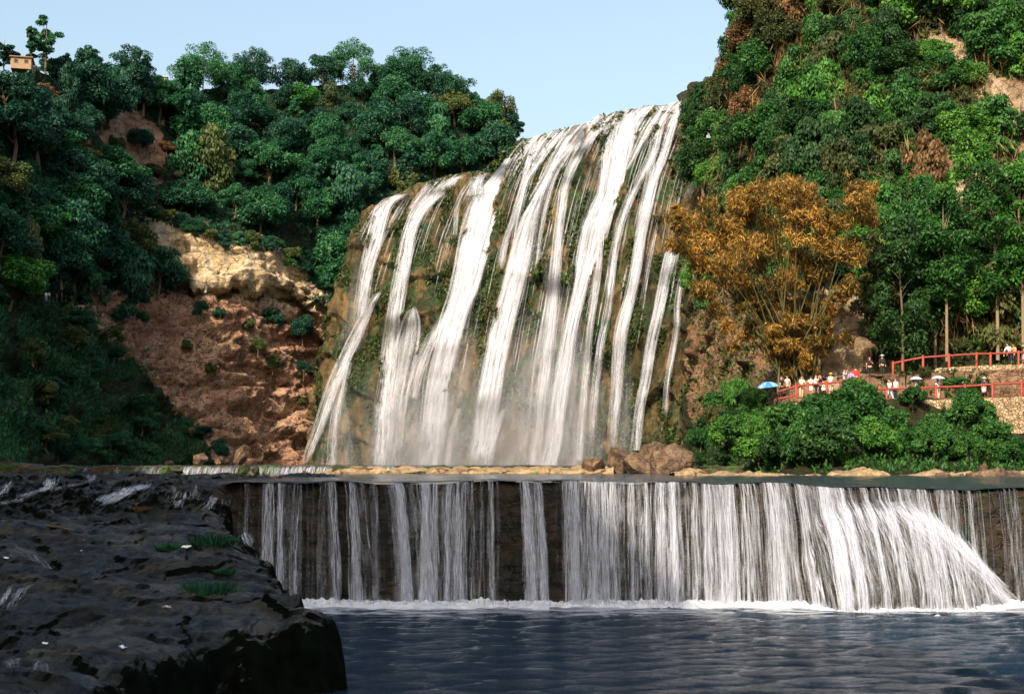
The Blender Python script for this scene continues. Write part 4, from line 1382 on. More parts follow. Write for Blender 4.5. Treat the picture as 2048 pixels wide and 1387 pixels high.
def boulder(name, loc, size, seed, mat, label, cat='boulder', sub=4, sink=0.25, rz=0.0, amp=0.28, group=None):
    bm = bmesh.new()
    bmesh.ops.create_icosphere(bm, subdivisions=sub, radius=1.0)
    off = Vector((seed * 7.31, seed * 3.7, seed * 1.9))
    rb = random.Random(int(seed * 1000))
    planes = [(Vector((rb.gauss(0, 1), rb.gauss(0, 1), rb.gauss(0, .8))).normalized(), rb.uniform(.55, .9)) for _ in range(20)]
    for q in bm.verts:
        d = q.co.normalized()
        # blocky facets
        c = noise.voronoi(d * 1.15 + off)[0][0]
        c2 = noise.voronoi(Vector((d.x * 3, d.y * 3, d.z * 1.6)) + off)[0]
        a = 1 + amp * noise.fractal(d * 1.1 + off, 0.8, 2, 3) + 0.30 * (c - 0.4) + 0.16 * (min(.5, c2[1] - c2[0]) - .2) + 0.12 * noise.fractal(Vector((d.x * 5, d.y * 5, d.z * 2.5)) + off, 0.6, 2, 4)
        a = 0.35 * a + 0.72
        w_ = d * a
        for n_, h_ in planes:
            e_ = w_.dot(n_) - h_
            if e_ > 0: w_ = w_ - n_ * e_
        w_ = w_ * (1.12 + 0.05 * noise.fractal(Vector((d.x * 6, d.y * 6, d.z * 3)) + off, 0.6, 2, 4))
        q.co = Vector((w_.x * size[0], w_.y * size[1], w_.z * size[2]))
    me = bpy.data.meshes.new(name)
    bm.to_mesh(me); bm.free()
    me.materials.append(mat)
    me.polygons.foreach_set('use_smooth', np.full(len(me.polygons), False, dtype=bool))
    o = link(name, me)
    o.location = Vector(loc) + Vector((0, 0, size[2] * (1 - sink) - 0.0))
    o.rotation_euler = (0, 0, rz)
    return tag(o, label, cat, group)


def on_px(px, py, D): return P(px, py, D)


for i, (px, py, D, sx, sz, lab) in enumerate([
        (1186, 951, 100, 1.0, .85, 'squat brown boulder at the tip of the tan ledge, nearest the falls'),
        (1236, 948, 102, 1.15, 1.25, 'craggy brown boulder between two others below the tall falls'),
        (1280, 951, 99, 1.15, .85, 'dark ridged boulder in front of the long flat-topped one'),
        (1334, 949, 103, 1.9, 1.3, 'long flat-topped brown boulder beside the bank shrubs'),
        (1304, 943, 106, 1.3, 1.2, 'brown boulder half hidden behind the ridged one below the falls'),
        (1560, 968, 84, 0.55, 0.3, 'small pale stone at the waterline under the dark bank shrubs'),
        (1890, 972, 80, 0.8, 0.42, 'small reddish boulder at the waterline right of the green shrubs'),
        (1975, 972, 80, 1.5, 0.62, 'long tan boulder at the waterline near the right edge'),
        (2030, 973, 81, 1.3, 0.5, 'tan boulder at the waterline cut by the right edge'),
        (1968, 956, 82.8, 0.32, 0.55, 'upright reddish stone standing between the bank shrubs'),
        (482, 925, 232, 1.5, 1.5, 'pale block of fallen rock at the foot of the left cliff'),
        (436, 929, 228, .8, .5, 'grey fallen rock beside the pale block under the left cliff'),
        (400, 926, 222, 1.2, 1.0, 'rounded grey rock among debris under the left cliff'),
        (340, 931, 215, .9, .4, 'low dark rock in the shade under the left cliff')]):
    p = P(px, py, D)
    boulder('boulder', p, (sx, sx * 0.8, sz), 3.1 + i * 1.7, M['boulder'] if D < 130 else M['cliffblock'] if 'cliffblock' in M else M['boulder'], lab, sub=5 if D < 110 and px < 1400 else 4, rz=i * 1.3)
for i, (px, py, D, sx, sz, lab) in enumerate([(690, 950, 104, 1.1, .42, 'low green mossy mound beside the last white spill of the upper weir'), (488, 945, 108, .5, .42, 'small green mossy hump between two spills of the upper weir'), (512, 946, 107.6, .42, .34, 'smaller mossy hump right of the other in the upper weir'), (350, 948, 108, .7, .4, 'dark mossy hump at the left spill of the upper weir'), (900, 957, 97.5, .8, .22, 'dark mossy stone under the front of the tan ledge'), (985, 958, 97.5, .6, .24, 'green mossy stone at the waterline of the tan ledge'), (1050, 959, 97, .9, .2, 'long mossy stone at the waterline of the tan ledge'), (840, 955, 97.8, .5, .26, 'brown stone at the left front of the tan ledge')]):
    boulder('mossy_stone', P(px, py, D), (sx, sx * .7, sz), 31.7 + i * 2.3, M['mossgreen'], lab, 'stone', 4, .35, i)
# low rocky margin of the right bank
ledge('bank_ledge', M['sandrock'], np.linspace(9.5, 34, 200), 83.2, 87, lambda x: -0.72 + 0.25 * noise.fractal(Vector((x * .5, 9, 0)), .8, 2, 4), -1.5, 'low tan rock margin along the waterline of the right bank', 'rock ledge', 0.34, 8.0)

# ------------------------------------------------------------------ white water on the rock shelf
M['rapid'] = water_strip_mat('rapid water', (0.80, 0.83, 0.88), 0.42, 0.66, 0.95, 1.6, 2.0, 0.3)


def rapid(label, paths, n, w, op=0.9, spread=1.0, name='cascade'):
    mb = MB()
    org = None
    for path in paths:
        arr = catmull(np.array(path, dtype=float), 16)
        pts = []
        for px, py, wp in arr:
            h = hit(SB, px, py)
            if h: pts.append((h[0], wp / F * h[0].y))
        if len(pts) < 5: continue
        Q = np.array([tuple(a) for a, b in pts]); W = np.array([b for a, b in pts])
        if org is None: org = Q[len(Q) // 2]
        d = np.gradient(Q, axis=0)
        sd = np.stack([d[:, 1], -d[:, 0], np.zeros(len(Q))], -1)
        sd /= np.linalg.norm(sd, axis=1, keepdims=True) + 1e-6
        for k in range(int(n * 2.6)):
            a = rng.randint(0, max(0, len(Q) - 5))
            e = min(len(Q), a + rng.randint(4, 9))
            off = rng.gauss(0, 0.33) * spread
            s_ = slice(a, e)
            q = Q[s_] + sd[s_] * (off * W[s_])[:, None] + np.array((0, 0, 0.05 + rng.random() * 0.12)) - org
            q[:, 2] += 0.05 * np.sin(np.arange(len(q)) * 1.3 + rng.uniform(0, 6))
            al = np.full(len(q) - 1, op * rng.uniform(0.5, 1.1))
            al[0] *= 0.4; al[-1] *= 0.4
            global uid
            strip(mb, q, sd[s_], np.full(len(q), w * rng.uniform(0.12, 0.5)), uid, al); uid += 1
    o = mb.obj(name, M['rapid'], None, True, True)
    o.location = org
    tag(o, label, 'cascade', 'small cascades on the rock shelf')


rapid('bright white cascade slanting down the rock step behind the shelf', [[(305, 968, 16), (262, 982, 30), (225, 998, 32), (188, 1010, 20)], [(300, 975, 10), (270, 985, 24), (235, 1000, 24), (205, 1012, 14)]], 70, 0.20, 1.0)
rapid('broken white cascade splitting round a dark rock above the shelf', [[(186, 952, 16), (176, 968, 20), (130, 978, 16), (90, 985, 14), (30, 1000, 14)], [(100, 960, 20), (92, 980, 20), (60, 992, 14)]], 40, 0.20, 0.9)
rapid('white cascade spilling left round the dark rock at the photo edge', [[(20, 968, 16), (8, 985, 18), (-10, 998, 16)], [(60, 1000, 16), (20, 1008, 12), (-10, 1012, 12)]], 24, 0.20, 0.8)
rapid('short forked cascade beside the left end of the weir', [[(438, 985, 6), (428, 1003, 14), (412, 1022, 24)], [(372, 990, 6), (366, 1002, 10), (350, 1018, 14)]], 26, 0.12, 0.9)
rapid('blue white trickle down the shelf corner by the weir', [[(474, 1045, 8), (484, 1062, 12), (494, 1085, 16), (505, 1104, 12)]], 24, 0.12, 0.75)
rapid('small trickle falling off the notch in the shelf edge', [[(562, 1132, 4), (567, 1145, 8), (574, 1162, 8)]], 12, 0.09, 0.9)
rapid('thin pair of trickles on the near left of the shelf', [[(68, 1176, 8), (40, 1192, 12), (22, 1215, 14), (4, 1230, 10)], [(22, 1180, 4), (10, 1200, 6), (0, 1215, 6)]], 16, 0.10, 0.8)
rapid('foam patch resting in the hollow at the bottom left', [[(6, 1336, 14), (22, 1337, 16), (36, 1334, 12)], [(62, 1345, 12), (80, 1342, 14), (98, 1344, 10)]], 22, 0.09, 0.8)
rapid('fine white threads running down the dark rock step left of the weir', [[(350, 978, 10), (345, 995, 22), (338, 1012, 26)], [(392, 976, 10), (386, 992, 24), (376, 1010, 28)], [(455, 972, 8), (452, 990, 16), (448, 1015, 16)]], 16, 0.08, 0.6)
rapid('wet glint of water running over the shelf at left', [[(20, 1095, 10), (60, 1115, 16), (90, 1135, 18), (108, 1145, 10)]], 14, 0.10, 0.45)  # the glint is drawn as faint white strips

# ------------------------------------------------------------------ foliage
def leaves(cent, rad, per, L, Wd, rs, up=0.35, droop=0.3, squash=0.8, jitter=0.45, inner=0.25):
    """many small leaf-sized faces on the outer shells of a set of leaf clumps"""
    cent = np.asarray(cent); rad = np.asarray(rad)
    k = len(cent)
    w_ = rad ** 2 / (rad ** 2).sum()
    n = per * k
    idx = rs.choice(k, n, p=w_)
    d = rs.normal(size=(n, 3))
    d[:, 2] += up
    d /= np.linalg.norm(d, axis=1, keepdims=True)
    r = np.where(rs.rand(n) < inner, rs.uniform(0.25, 0.8, n), rs.uniform(0.78, 1.12, n))
    p = cent[idx] + d * (rad[idx] * r)[:, None] * np.array([1, 1, squash])
    a = d * 0.6 + rs.normal(size=(n, 3)) * jitter
    a[:, 2] -= droop
    a /= np.linalg.norm(a, axis=1, keepdims=True)
    nn = d + np.array([0, 0, 0.35]) + rs.normal(size=(n, 3)) * 0.5
    b = np.cross(a, nn)
    b /= np.linalg.norm(b, axis=1, keepdims=True) + 1e-9
    s = rs.uniform(0.65, 1.35, n)[:, None]
    A_ = a * L * s * 0.5
    B_ = b * Wd * s * 0.5
    v = np.stack([p - A_, p + B_, p + A_, p - B_], 1).reshape(-1, 3)
    f = np.arange(n * 4).reshape(-1, 4)
    ct = rs.rand(k)
    tint = np.clip(0.55 * rs.rand(n) + 0.45 * ct[idx], 0, 1)
    return v, f, tint


def clumps(rs, n, R3, lo=0.5, hi=0.95, zmin=-0.45, rr=(0.22, 0.40), flat=1.0):
    d = rs.normal(size=(n * 3, 3))
    d /= np.linalg.norm(d, axis=1, keepdims=True)
    d = d[d[:, 2] > zmin][:n]
    c = d * rs.uniform(lo, hi, len(d))[:, None] * np.array(R3)
    r = rs.uniform(rr[0], rr[1], len(d)) * (R3[0] + R3[1] + R3[2]) / 3
    return c, r


def limbs(mb, rs, H, top_c, r0, n=6, lean=0.0):
    """trunk from z=-H up to the crown with limbs to some clumps"""
    tx = lean * H
    pts = [(0 - tx, 0, -H), (-tx * 0.5 + 0.04 * H * rs.normal(), 0.03 * H * rs.normal(), -H * 0.5), (0, 0, 0), (0, 0, 0.35 * H * 0.4)]
    mb.tube(pts, [r0, r0 * 0.8, r0 * 0.55, r0 * 0.3], 6)
    for k in rs.choice(len(top_c), min(n, len(top_c)), replace=False):
        c = top_c[k] * 0.85
        st = np.array([0, 0, -H * rs.uniform(0.0, 0.4)])
        md = (st + c) / 2 + np.array([0, 0, 0.1 * np.linalg.norm(c)])
        mb.tube([tuple(st), tuple(md), tuple(c)], [r0 * 0.45, r0 * 0.28, r0 * 0.1], 5)


def crown_proto(name, seed, R3, ncl, per, L, Wd, **kw):
    """one-piece tree (leaves + its limbs) for places where the picture shows no parts"""
    rs = np.random.RandomState(seed)
    c, r = clumps(rs, ncl, R3, **{k: kw.pop(k) for k in list(kw) if k in ('lo', 'hi', 'zmin', 'rr')})
    H = kw.pop('H', R3[2] * 1.3)
    v, f, ti = leaves(c, r, per, L, Wd, rs, **kw)
    mb = MB()
    limbs(mb, rs, H, c, R3[2] * 0.07)
    tv = np.concatenate(mb.v); tf = np.concatenate(mb.f)
    tri = tf[:, 2] == tf[:, 3]
    tf = tf[~tri]
    V = np.concatenate([v, tv]); Fq = np.concatenate([f, tf + len(v)])
    mi = np.concatenate([np.zeros(len(f)), np.ones(len(tf))])
    return fastmesh(name, V, Fq, [M['leaf_mid'], M['bark']], False, np.concatenate([ti, np.full(len(tf), .5)]), None, mi)


def crown_only(name, seed, R3, ncl, per, L, Wd, mat, **kw):
    rs = np.random.RandomState(seed)
    c, r = clumps(rs, ncl, R3, **{k: kw.pop(k) for k in list(kw) if k in ('lo', 'hi', 'zmin', 'rr')})
    v, f, ti = leaves(c, r, per, L, Wd, rs, **kw)
    return fastmesh(name, v, f, [mat], False, ti), c


# far woodland trees (crown about 8 m), right-side shrubs reuse them smaller
BROAD = [crown_proto('broadleaf_tree', 10 + i, (4.0, 4.0, 3.3 + 0.3 * (i % 3)), 46, 200, 0.42, 0.21, rr=(0.14, 0.37)) for i in range(6)]
DRAPE = [crown_proto('vine_tree', 40 + i, (2.8, 2.8, 5.0), 36, 160, 0.55, 0.25, zmin=-0.9, droop=1.3, H=5.5) for i in range(3)]
TALLC = [crown_proto('slender_tree', 60 + i, (2.2, 2.2, 6.0), 36, 90, 0.65, 0.32, zmin=-0.95, lo=0.4, rr=(0.18, 0.3), H=8.0) for i in range(3)]
NEAR = [crown_proto('bank_shrub', 80 + i, (2.0, 2.0, 1.55), 36, 190, 0.27, 0.13, H=2.0, rr=(0.2, 0.34), jitter=0.6) for i in range(4)]
WILLOW = [crown_proto('feathery_shrub', 95 + i, (2.0, 2.0, 1.6), 34, 190, 0.42, 0.075, H=2.0, droop=1.1, jitter=0.5) for i in range(2)]
LOOK = {'dark green': 'leaf_dark', 'mid green': 'leaf_mid', 'bright green': 'leaf_bright', 'olive green': 'leaf_olive', 'dry brown': 'leaf_dry'}


def put(name, me, loc, s, rz, look, tilt=(0, 0)):
    o = link(name, me)
    o.location = loc
    o.scale = s if hasattr(s, '__len__') else (s, s, s)
    o.rotation_euler = (tilt[0], tilt[1], rz)
    o.material_slots[0].link = 'OBJECT'
    warm = name.startswith(('hillside', 'bank', 'path'))
    o.material_slots[0].material = M[LOOK[look] + ('_w' if warm else '')]
    return o


seen = {}


def place_l(px, py):
    c = ('below the small tan house' if px < 150 else 'below the vine-hung skyline trees' if px < 320 else 'above the left end of the pale cliff' if px < 440 else
         'above the pale cliff band' if px < 560 else 'above the right end of the pale cliff' if px < 660 else 'left of the outermost water ribbon' if px < 760 else
         'behind the lower lip of the falls' if px < 900 else 'beside the upper lip of the falls')
    r = ('near the skyline' if py < 215 else 'high up' if py < 290 else 'halfway up' if py < 365 else 'low down' if py < 440 else 'lowest in the wood')
    return f'{r} {c}'


def place_r(px, py):
    c = ('close beside the tall falls' if px < 1480 else 'over the golden bamboo' if px < 1600 else "over the golden bamboo's right side" if px < 1720 else
         'over the shaded gully' if px < 1840 else 'over the red railings' if px < 1950 else 'by the right photo edge')
    r = ('atop the right cliff' if py < 90 else 'high on the right cliff' if py < 190 else 'halfway up the right cliff' if py < 290 else 'low on the right cliff' if py < 400 else "at the right cliff's foot")
    return f'{r} {c}'


def scatter(poly, bare, bvh, dx, dy, R0, protos, looks, place, name, noun, cat, group, rng, smin=0.7, smax=1.3, out=0.35, upk=0.25, xr=None):
    xs_ = [p[0] for p in poly]; ys_ = [p[1] for p in poly]
    y = min(ys_)
    row = 0
    cnt = 0
    while y < max(ys_):
        x = min(xs_) + (dx / 2 if row % 2 else 0)
        while x < max(xs_):
            px, py = x + rng.uniform(-.42, .42) * dx, y + rng.uniform(-.42, .42) * dy
            x += dx
            if not inpoly(px, py, poly) or any(inpoly(px, py, b) for b in bare): continue
            h = hit(bvh, px, py)
            if h is None: continue
            loc, nor = h
            s = rng.uniform(smin, smax) * R0 / 4.0
            lk = rng.choices([a for a, b in looks], [b for a, b in looks])[0]
            me = rng.choice(protos)
            p = loc + nor * (s * 4.0 * out) + Vector((0, 0, s * 4.0 * upk))
            rel = s / (R0 / 4.0)
            size = 'small' if rel < smin + (smax - smin) * 0.33 else 'large' if rel > smin + (smax - smin) * 0.67 else 'medium'
            o = put(name, me, p, (s * rng.uniform(.85, 1.2), s * rng.uniform(.85, 1.2), s * rng.uniform(.8, 1.2)), rng.uniform(0, 6.28), lk, (rng.uniform(-.15, .15), rng.uniform(-.15, .15)))
            lab = f'{size} {lk} {noun} {place(px, py)}'
            tag(o, lab, cat, group)
            cnt += 1
        y += dy
        row += 1
    return cnt


rng = random.Random(21)
LPOLY = [(-40, 175), (150, 190), (330, 190), (450, 175), (700, 160), (880, 170), (950, 225), (1060, 285), (1040, 340), (935, 345), (850, 375), (765, 405), (735, 520), (722, 600), (660, 600), (625, 500), (575, 455), (470, 445), (340, 405), (268, 395), (230, 470), (290, 510), (355, 550), (310, 570), (170, 585), (120, 560), (-40, 590)]
LBARE = [[(215, 200), (345, 235), (362, 330), (335, 415), (262, 420), (200, 350), (140, 315), (150, 250)]]
GL = 'trees of the wood on the left hillside'
n1 = scatter([q for q in LPOLY], LBARE, LB, 56, 40, 4.2, BROAD + DRAPE[:1] + TALLC[:1], [('dark green', 5), ('mid green', 4.5), ('bright green', 0.5), ('olive green', 1.1)], place_l, 'woodland_tree', 'tree', 'tree', GL, rng, 0.6, 1.4)
# dry shrubs on the rubble slope and at the photo edge
for px, py, lk, s in [(30, 205, 'dry brown', .8), (75, 190, 'dry brown', .6), (125, 300, 'dry brown', .8), (160, 310, 'dry brown', .6), (60, 300, 'olive green', .7), (220, 290, 'olive green', .6), (270, 280, 'dark green', .7), (250, 340, 'dry brown', .5), (300, 350, 'olive green', .6), (330, 300, 'dry brown', .45), (20, 420, 'dry brown', .6), (110, 470, 'olive green', .5), (195, 255, 'dry brown', .45)]:
    h = hitd(LB, px, py)
    tag(put('dry_shrub', rng.choice(BROAD), h[0] + h[1] * s * 1.4, (s, s, s * .8), rng.uniform(0, 6), lk), f'{lk} bush on the rubble slope {"under the tan house" if px < 100 else "below the vine-hung trees" if py < 300 else "above the pale cliff"}', 'bush', 'dry bushes on the left rubble slope')
# shrubs growing out of the red cliff below the pale band
for i, (px, py, s, lk, lab) in enumerate([
        (535, 635, 0.62, 'dark green', 'round dark shrub on the red cliff under the long overhang'), (600, 655, 0.62, 'dark green', 'dark shrub right of the round one on the red cliff'),
        (510, 690, .4, 'olive green', 'small olive shrub below the round dark shrub on the red cliff'), (400, 620, .42, 'dark green', 'shrub on the rib of the red cliff below the overhang'),
        (440, 625, .34, 'dark green', 'small shrub beside the cliff rib under the overhang'), (280, 600, .4, 'dark green', 'shrub on the striped ledges left of the red cliff'),
        (278, 635, .36, 'mid green', 'round shrub hanging under the striped ledges'), (545, 725, .4, 'olive green', 'low tangle of growth in the middle of the red cliff'),
        (610, 740, .42, 'dark green', 'dark shrub on the red cliff close to the water ribbon'), (650, 690, .34, 'dark green', 'little dark shrub just left of the outermost ribbon'),
        (500, 650, .3, 'olive green', 'thin shrub at the left of the round dark shrub'), (370, 690, .3, 'olive green', 'tuft of growth on the lower red cliff'),
        (680, 600, .62, 'mid green', 'leafy shrub overhanging the cliff left of the outermost ribbon'), (640, 570, .5, 'mid green', 'shrub at the right tip of the pale cliff band'),
        (580, 525, .3, 'bright green', 'yellow green tuft on the right of the pale cliff'), (225, 630, .5, 'dark green', 'shrub at the top of the shaded grassy slope'), (420, 735, .3, 'olive green', 'small growth low on the red cliff'), (600, 800, .25, 'olive green', 'weedy tuft near the foot of the red cliff')]):
    h = hitd(LB, px, py)
    tag(put('cliff_shrub', BROAD[i % 6], h[0] + h[1] * s * 1.5, (s, s, s * 1.1), i * 1.1, lk), lab, 'shrub', 'shrubs on the red cliff')

for i, px in enumerate(range(285, 640, 27)):
    py = np.interp(px, [270, 330, 470, 560, 600, 640], [428, 440, 487, 492, 525, 585]) - 10 + (i * 7919 % 13)
    h = hitd(LB, px, py)
    sz_ = 0.32 + 0.05 * (i * 31 % 5)
    lk = ('dark green', 'mid green', 'olive green')[i % 3]
    tag(put('cliff_edge_shrub', (BROAD + DRAPE)[i % 9], h[0] + h[1] * sz_, (sz_ * 1.4, sz_, sz_), i * 1.7, lk), lk + ' shrub hanging over the top edge of the pale cliff band', 'shrub', 'shrubs along the top edge of the pale cliff')

rg = random.Random(4)
SLOPE = [(60, 640), (180, 620), (300, 720), (380, 820), (450, 900), (60, 910)]
k = 0
while k < 34:
    px, py = rg.uniform(60, 450), rg.uniform(620, 910)
    if not inpoly(px, py, SLOPE): continue
    h = hitd(LB, px, py)
    s_ = rg.uniform(.22, .5)
    lk = rg.choice(['dark green', 'dark green', 'olive green', 'mid green'])
    tag(put('slope_shrub', rg.choice(BROAD + DRAPE), h[0] + h[1] * s_, (s_ * 1.3, s_ * 1.3, s_ * .9), rg.uniform(0, 6), lk),
        f'{lk} scrub on the shaded slope, {"its upper part" if py < 720 else "its middle part" if py < 820 else "near the water"}', 'shrub', 'scrub on the shaded left slope')
    k += 1

# trees on the left skyline, with trunk and crown of their own
def crest(px, y0=60):
    y = y0
    while y < 600:
        h = hit(LB, px, y)
        if h: return h[0], y
        y += 4
    return P(px, 300, 300), 300


def sky_tree(px, topy, wpx, label, look, seed, open_=False, base_y=None, H_extra=0.0, D=None, name='skyline_tree'):
    loc, cy = crest(px)
    if D: loc = P(px, base_y or cy, D)
    cy = PX(loc)[1]
    sc_ = loc.y / F
    Ht = (cy - topy) * sc_ + 1.0
    Rw = wpx * 0.5 * sc_
    root = empty(name, loc - Vector((0, 0, 1.0)))
    tag(root, label, 'tree', 'trees on the left skyline')
    rs = np.random.RandomState(seed)
    rz = Ht * (0.46 if not open_ else 0.42)
    cz = Ht - rz
    if open_:
        c, r = clumps(rs, 26, (Rw * 0.9, Rw * 0.9, rz), 0.25, 0.95, -0.9, (0.16, 0.30))
        v, f, ti = leaves(c, r * 0.85, 150, 0.42, 0.22, rs, squash=0.55)
    else:
        c, r = clumps(rs, 52, (Rw, Rw, rz), 0.45, 1.0, -0.85, (0.13, 0.32))
        v, f, ti = leaves(c, r, 190, 0.42, 0.21, rs, droop=0.6)
    cr = link('crown', fastmesh('crown', v, f, [M[LOOK[look]]], False, ti), root)
    cr.location = (0, 0, cz)
    mb = MB()
    r0 = 0.012 * Ht + 0.06
    mb.tube([(0, 0, -0.5), (0.1 * rs.normal(), 0.1, Ht * 0.3), (0.15 * rs.normal(), 0, Ht * 0.62), (0, 0, Ht * 0.9)], [r0, r0 * .8, r0 * .5, r0 * .15], 7)
    for k in rs.choice(len(c), min(9, len(c)), replace=False):
        st = np.array([0, 0, Ht * rs.uniform(0.25, 0.7)]); en = c[k] + np.array([0, 0, cz])
        mb.tube([tuple(st), tuple((st + en) / 2 + np.array([0, 0, .3])), tuple(en)], [r0 * .45, r0 * .3, r0 * .1], 5)
    mb.obj('trunk', M['bark'], root)
    return root


sky_tree(90, 18, 70, 'tall airy tree standing alone beside the small tan house', 'mid green', 1, True)
sky_tree(62, 42, 34, 'slim tree leaning against the tall airy tree', 'mid green', 2, True)
sky_tree(8, 66, 60, 'feathery grey green tree left of the small tan house', 'dark green', 3, True)
sky_tree(118, 104, 66, 'low bushy tree just right of the tall airy tree', 'dark green', 4)
sky_tree(180, 92, 86, 'vine-hung dark tree, first of the pair on the left skyline', 'dark green', 5)
sky_tree(262, 86, 92, 'vine-hung tree just left of the gap in the skyline', 'dark green', 6)
sky_tree(405, 96, 150, 'broad round tree just right of the gap in the skyline', 'mid green', 7)
sky_tree(340, 160, 60, 'smaller tree at the foot of the broad round skyline tree', 'mid green', 27)
sky_tree(508, 93, 90, 'dark spiky-topped tree right of the broad round skyline tree', 'dark green', 8)
sky_tree(460, 130, 80, 'lower tree between the broad round and the spiky-topped tree', 'mid green', 28)
sky_tree(585, 118, 90, 'lower dark tree between the spiky-topped and the highest skyline tree', 'dark green', 9)
sky_tree(645, 104, 80, 'dark tree leaning on the left of the highest skyline tree', 'dark green', 10)
sky_tree(705, 84, 110, 'highest tree of the wooded skyline above the falls', 'mid green', 11)
sky_tree(765, 125, 50, 'thin open tree in the sky gap right of the highest tree', 'dark green', 12, True)
sky_tree(820, 95, 130, 'wide umbrella-shaped tree with bare stems showing under its crown', 'mid green', 13)
sky_tree(890, 132, 110, 'tree on the falling right shoulder of the wooded skyline', 'dark green', 14)
sky_tree(935, 180, 70, 'dark tree below the right shoulder of the skyline', 'dark green', 15)
sky_tree(992, 182, 90, 'loose grey green tree nearest the falls on the skyline', 'olive green', 16)
sky_tree(1022, 225, 50, 'small tree closing the wood right beside the upper lip', 'dark green', 17)
sky_tree(1030, 300, 34, 'bright young tree at the lip of the falls', 'bright green', 18)
sky_tree(968, 240, 80, 'dark round tree under the loose grey green tree', 'dark green', 19)
for i, (px, py, s_, lk, lab) in enumerate([(30, 150, .45, 'dark green', 'dark bush below the small tan house'), (58, 145, .4, 'olive green', 'olive bush at the right corner of the small tan house'), (318, 178, .35, 'dark green', 'dark bush below the pale shelter in the skyline gap')]):
    h = hitd(LB, px, py)
    tag(put('skyline_bush', BROAD[i], h[0] + h[1] * s_, (s_, s_, s_), i, lk), lab, 'bush')
# vines hanging below the pair on the left skyline
for i, (px, py, s) in enumerate([(120, 180, .9), (150, 205, .95), (178, 170, 1), (205, 205, .9), (240, 160, .95), (275, 175, 1.0), (295, 200, .9), (100, 230, .8), (140, 245, .7), (310, 215, .6), (215, 170, .8)]):
    h = hitd(LB, px, py)
    tag(put('hanging_vine', DRAPE[i % 3], h[0] + h[1] * s * 1.5, (s * .7, s * .7, s * 1.1), i, 'dark green'), 'dark curtain of vines hanging down the cliff under the left skyline', 'vine', 'vine curtains under the left skyline')

# ------------------------------------------------------------------ right hillside growth
RPOLY = [(1385, 235), (1420, 200), (1450, 160), (1480, 110), (1488, -40), (2090, -40), (2090, 680), (1900, 680), (1800, 690), (1740, 690), (1700, 600), (1640, 560), (1560, 560), (1440, 580), (1400, 640), (1375, 520), (1375, 330)]
rng = random.Random(33)
n2 = scatter(RPOLY, R_BARE, RB, 56, 46, 2.6, BROAD[:4] + DRAPE * 2, [('dark green', 5), ('mid green', 6), ('bright green', 1.5), ('olive green', 2.4), ('dry brown', .3)], place_r, 'hillside_shrub', 'bush', 'bush', 'bushes on the right hillside', rng, 0.75, 1.35)
# larger, sunlit trees on the right
for i, (px, py, proto, s, lk, lab) in enumerate([
        (1880, 60, BROAD[0], 1.25, 'bright green', 'large bright green tree high on the right cliff beside the pale rock'),
        (1790, 40, BROAD[3], 0.9, 'bright green', 'bright tree at the upper edge of the photo left of the large bright one'),
        (2010, 75, BROAD[1], 0.8, 'mid green', 'tree above the large pale outcrop at the right edge'),
        (1930, 290, BROAD[2], 0.7, 'bright green', 'bright leafy tree below the pale outcrop at the right edge'),
        (1850, 395, BROAD[4], 0.6, 'bright green', 'bright bush in front of the small pale outcrop'),
        (1650, 380, BROAD[5], 0.62, 'mid green', 'green bush peeping between the two humps of the golden bamboo'),
        (1500, 90, BROAD[1], 0.75, 'dry brown', 'dry tan bush on the skyline edge of the right cliff'),
        (1475, 135, BROAD[2], 0.55, 'dry brown', 'lower dry tan bush on the skyline edge'),
        (1530, 160, BROAD[3], 1.0, 'mid green', 'rounded green tree below the dry tan bush'),
        (1560, 260, BROAD[0], 1.0, 'mid green', 'rounded leafy tree in the middle of the slope above the bamboo'),
        (1440, 280, BROAD[4], 0.9, 'mid green', 'spreading green tree over the small side cascade'),
        (1405, 250, BROAD[5], 0.7, 'dark green', 'dark tree over the right end of the falls lip'),
        (1420, 350, BROAD[2], 0.95, 'dark green', 'dark spreading tree left of the golden bamboo top'),
        (1402, 205, BROAD[2], 0.42, 'dark green', 'low dark bush at the very end of the falls lip'), (1425, 185, BROAD[3], 0.5, 'olive green', 'olive bush on the skyline just right of the falls lip'), (1450, 165, BROAD[4], 0.5, 'dark green', 'dark bush on the skyline under the dry tan bush'),
        (1490, -5, BROAD[1], 0.7, 'dark green', 'tree at the upper left corner of the right cliff')]):
    h = hitd(RB, px, py)
    tag(put('hillside_tree', proto, h[0] + h[1] * s * 1.2 + Vector((0, 0, s * 1.0)), (s, s, s), i * 0.9, lk), lab, 'tree')


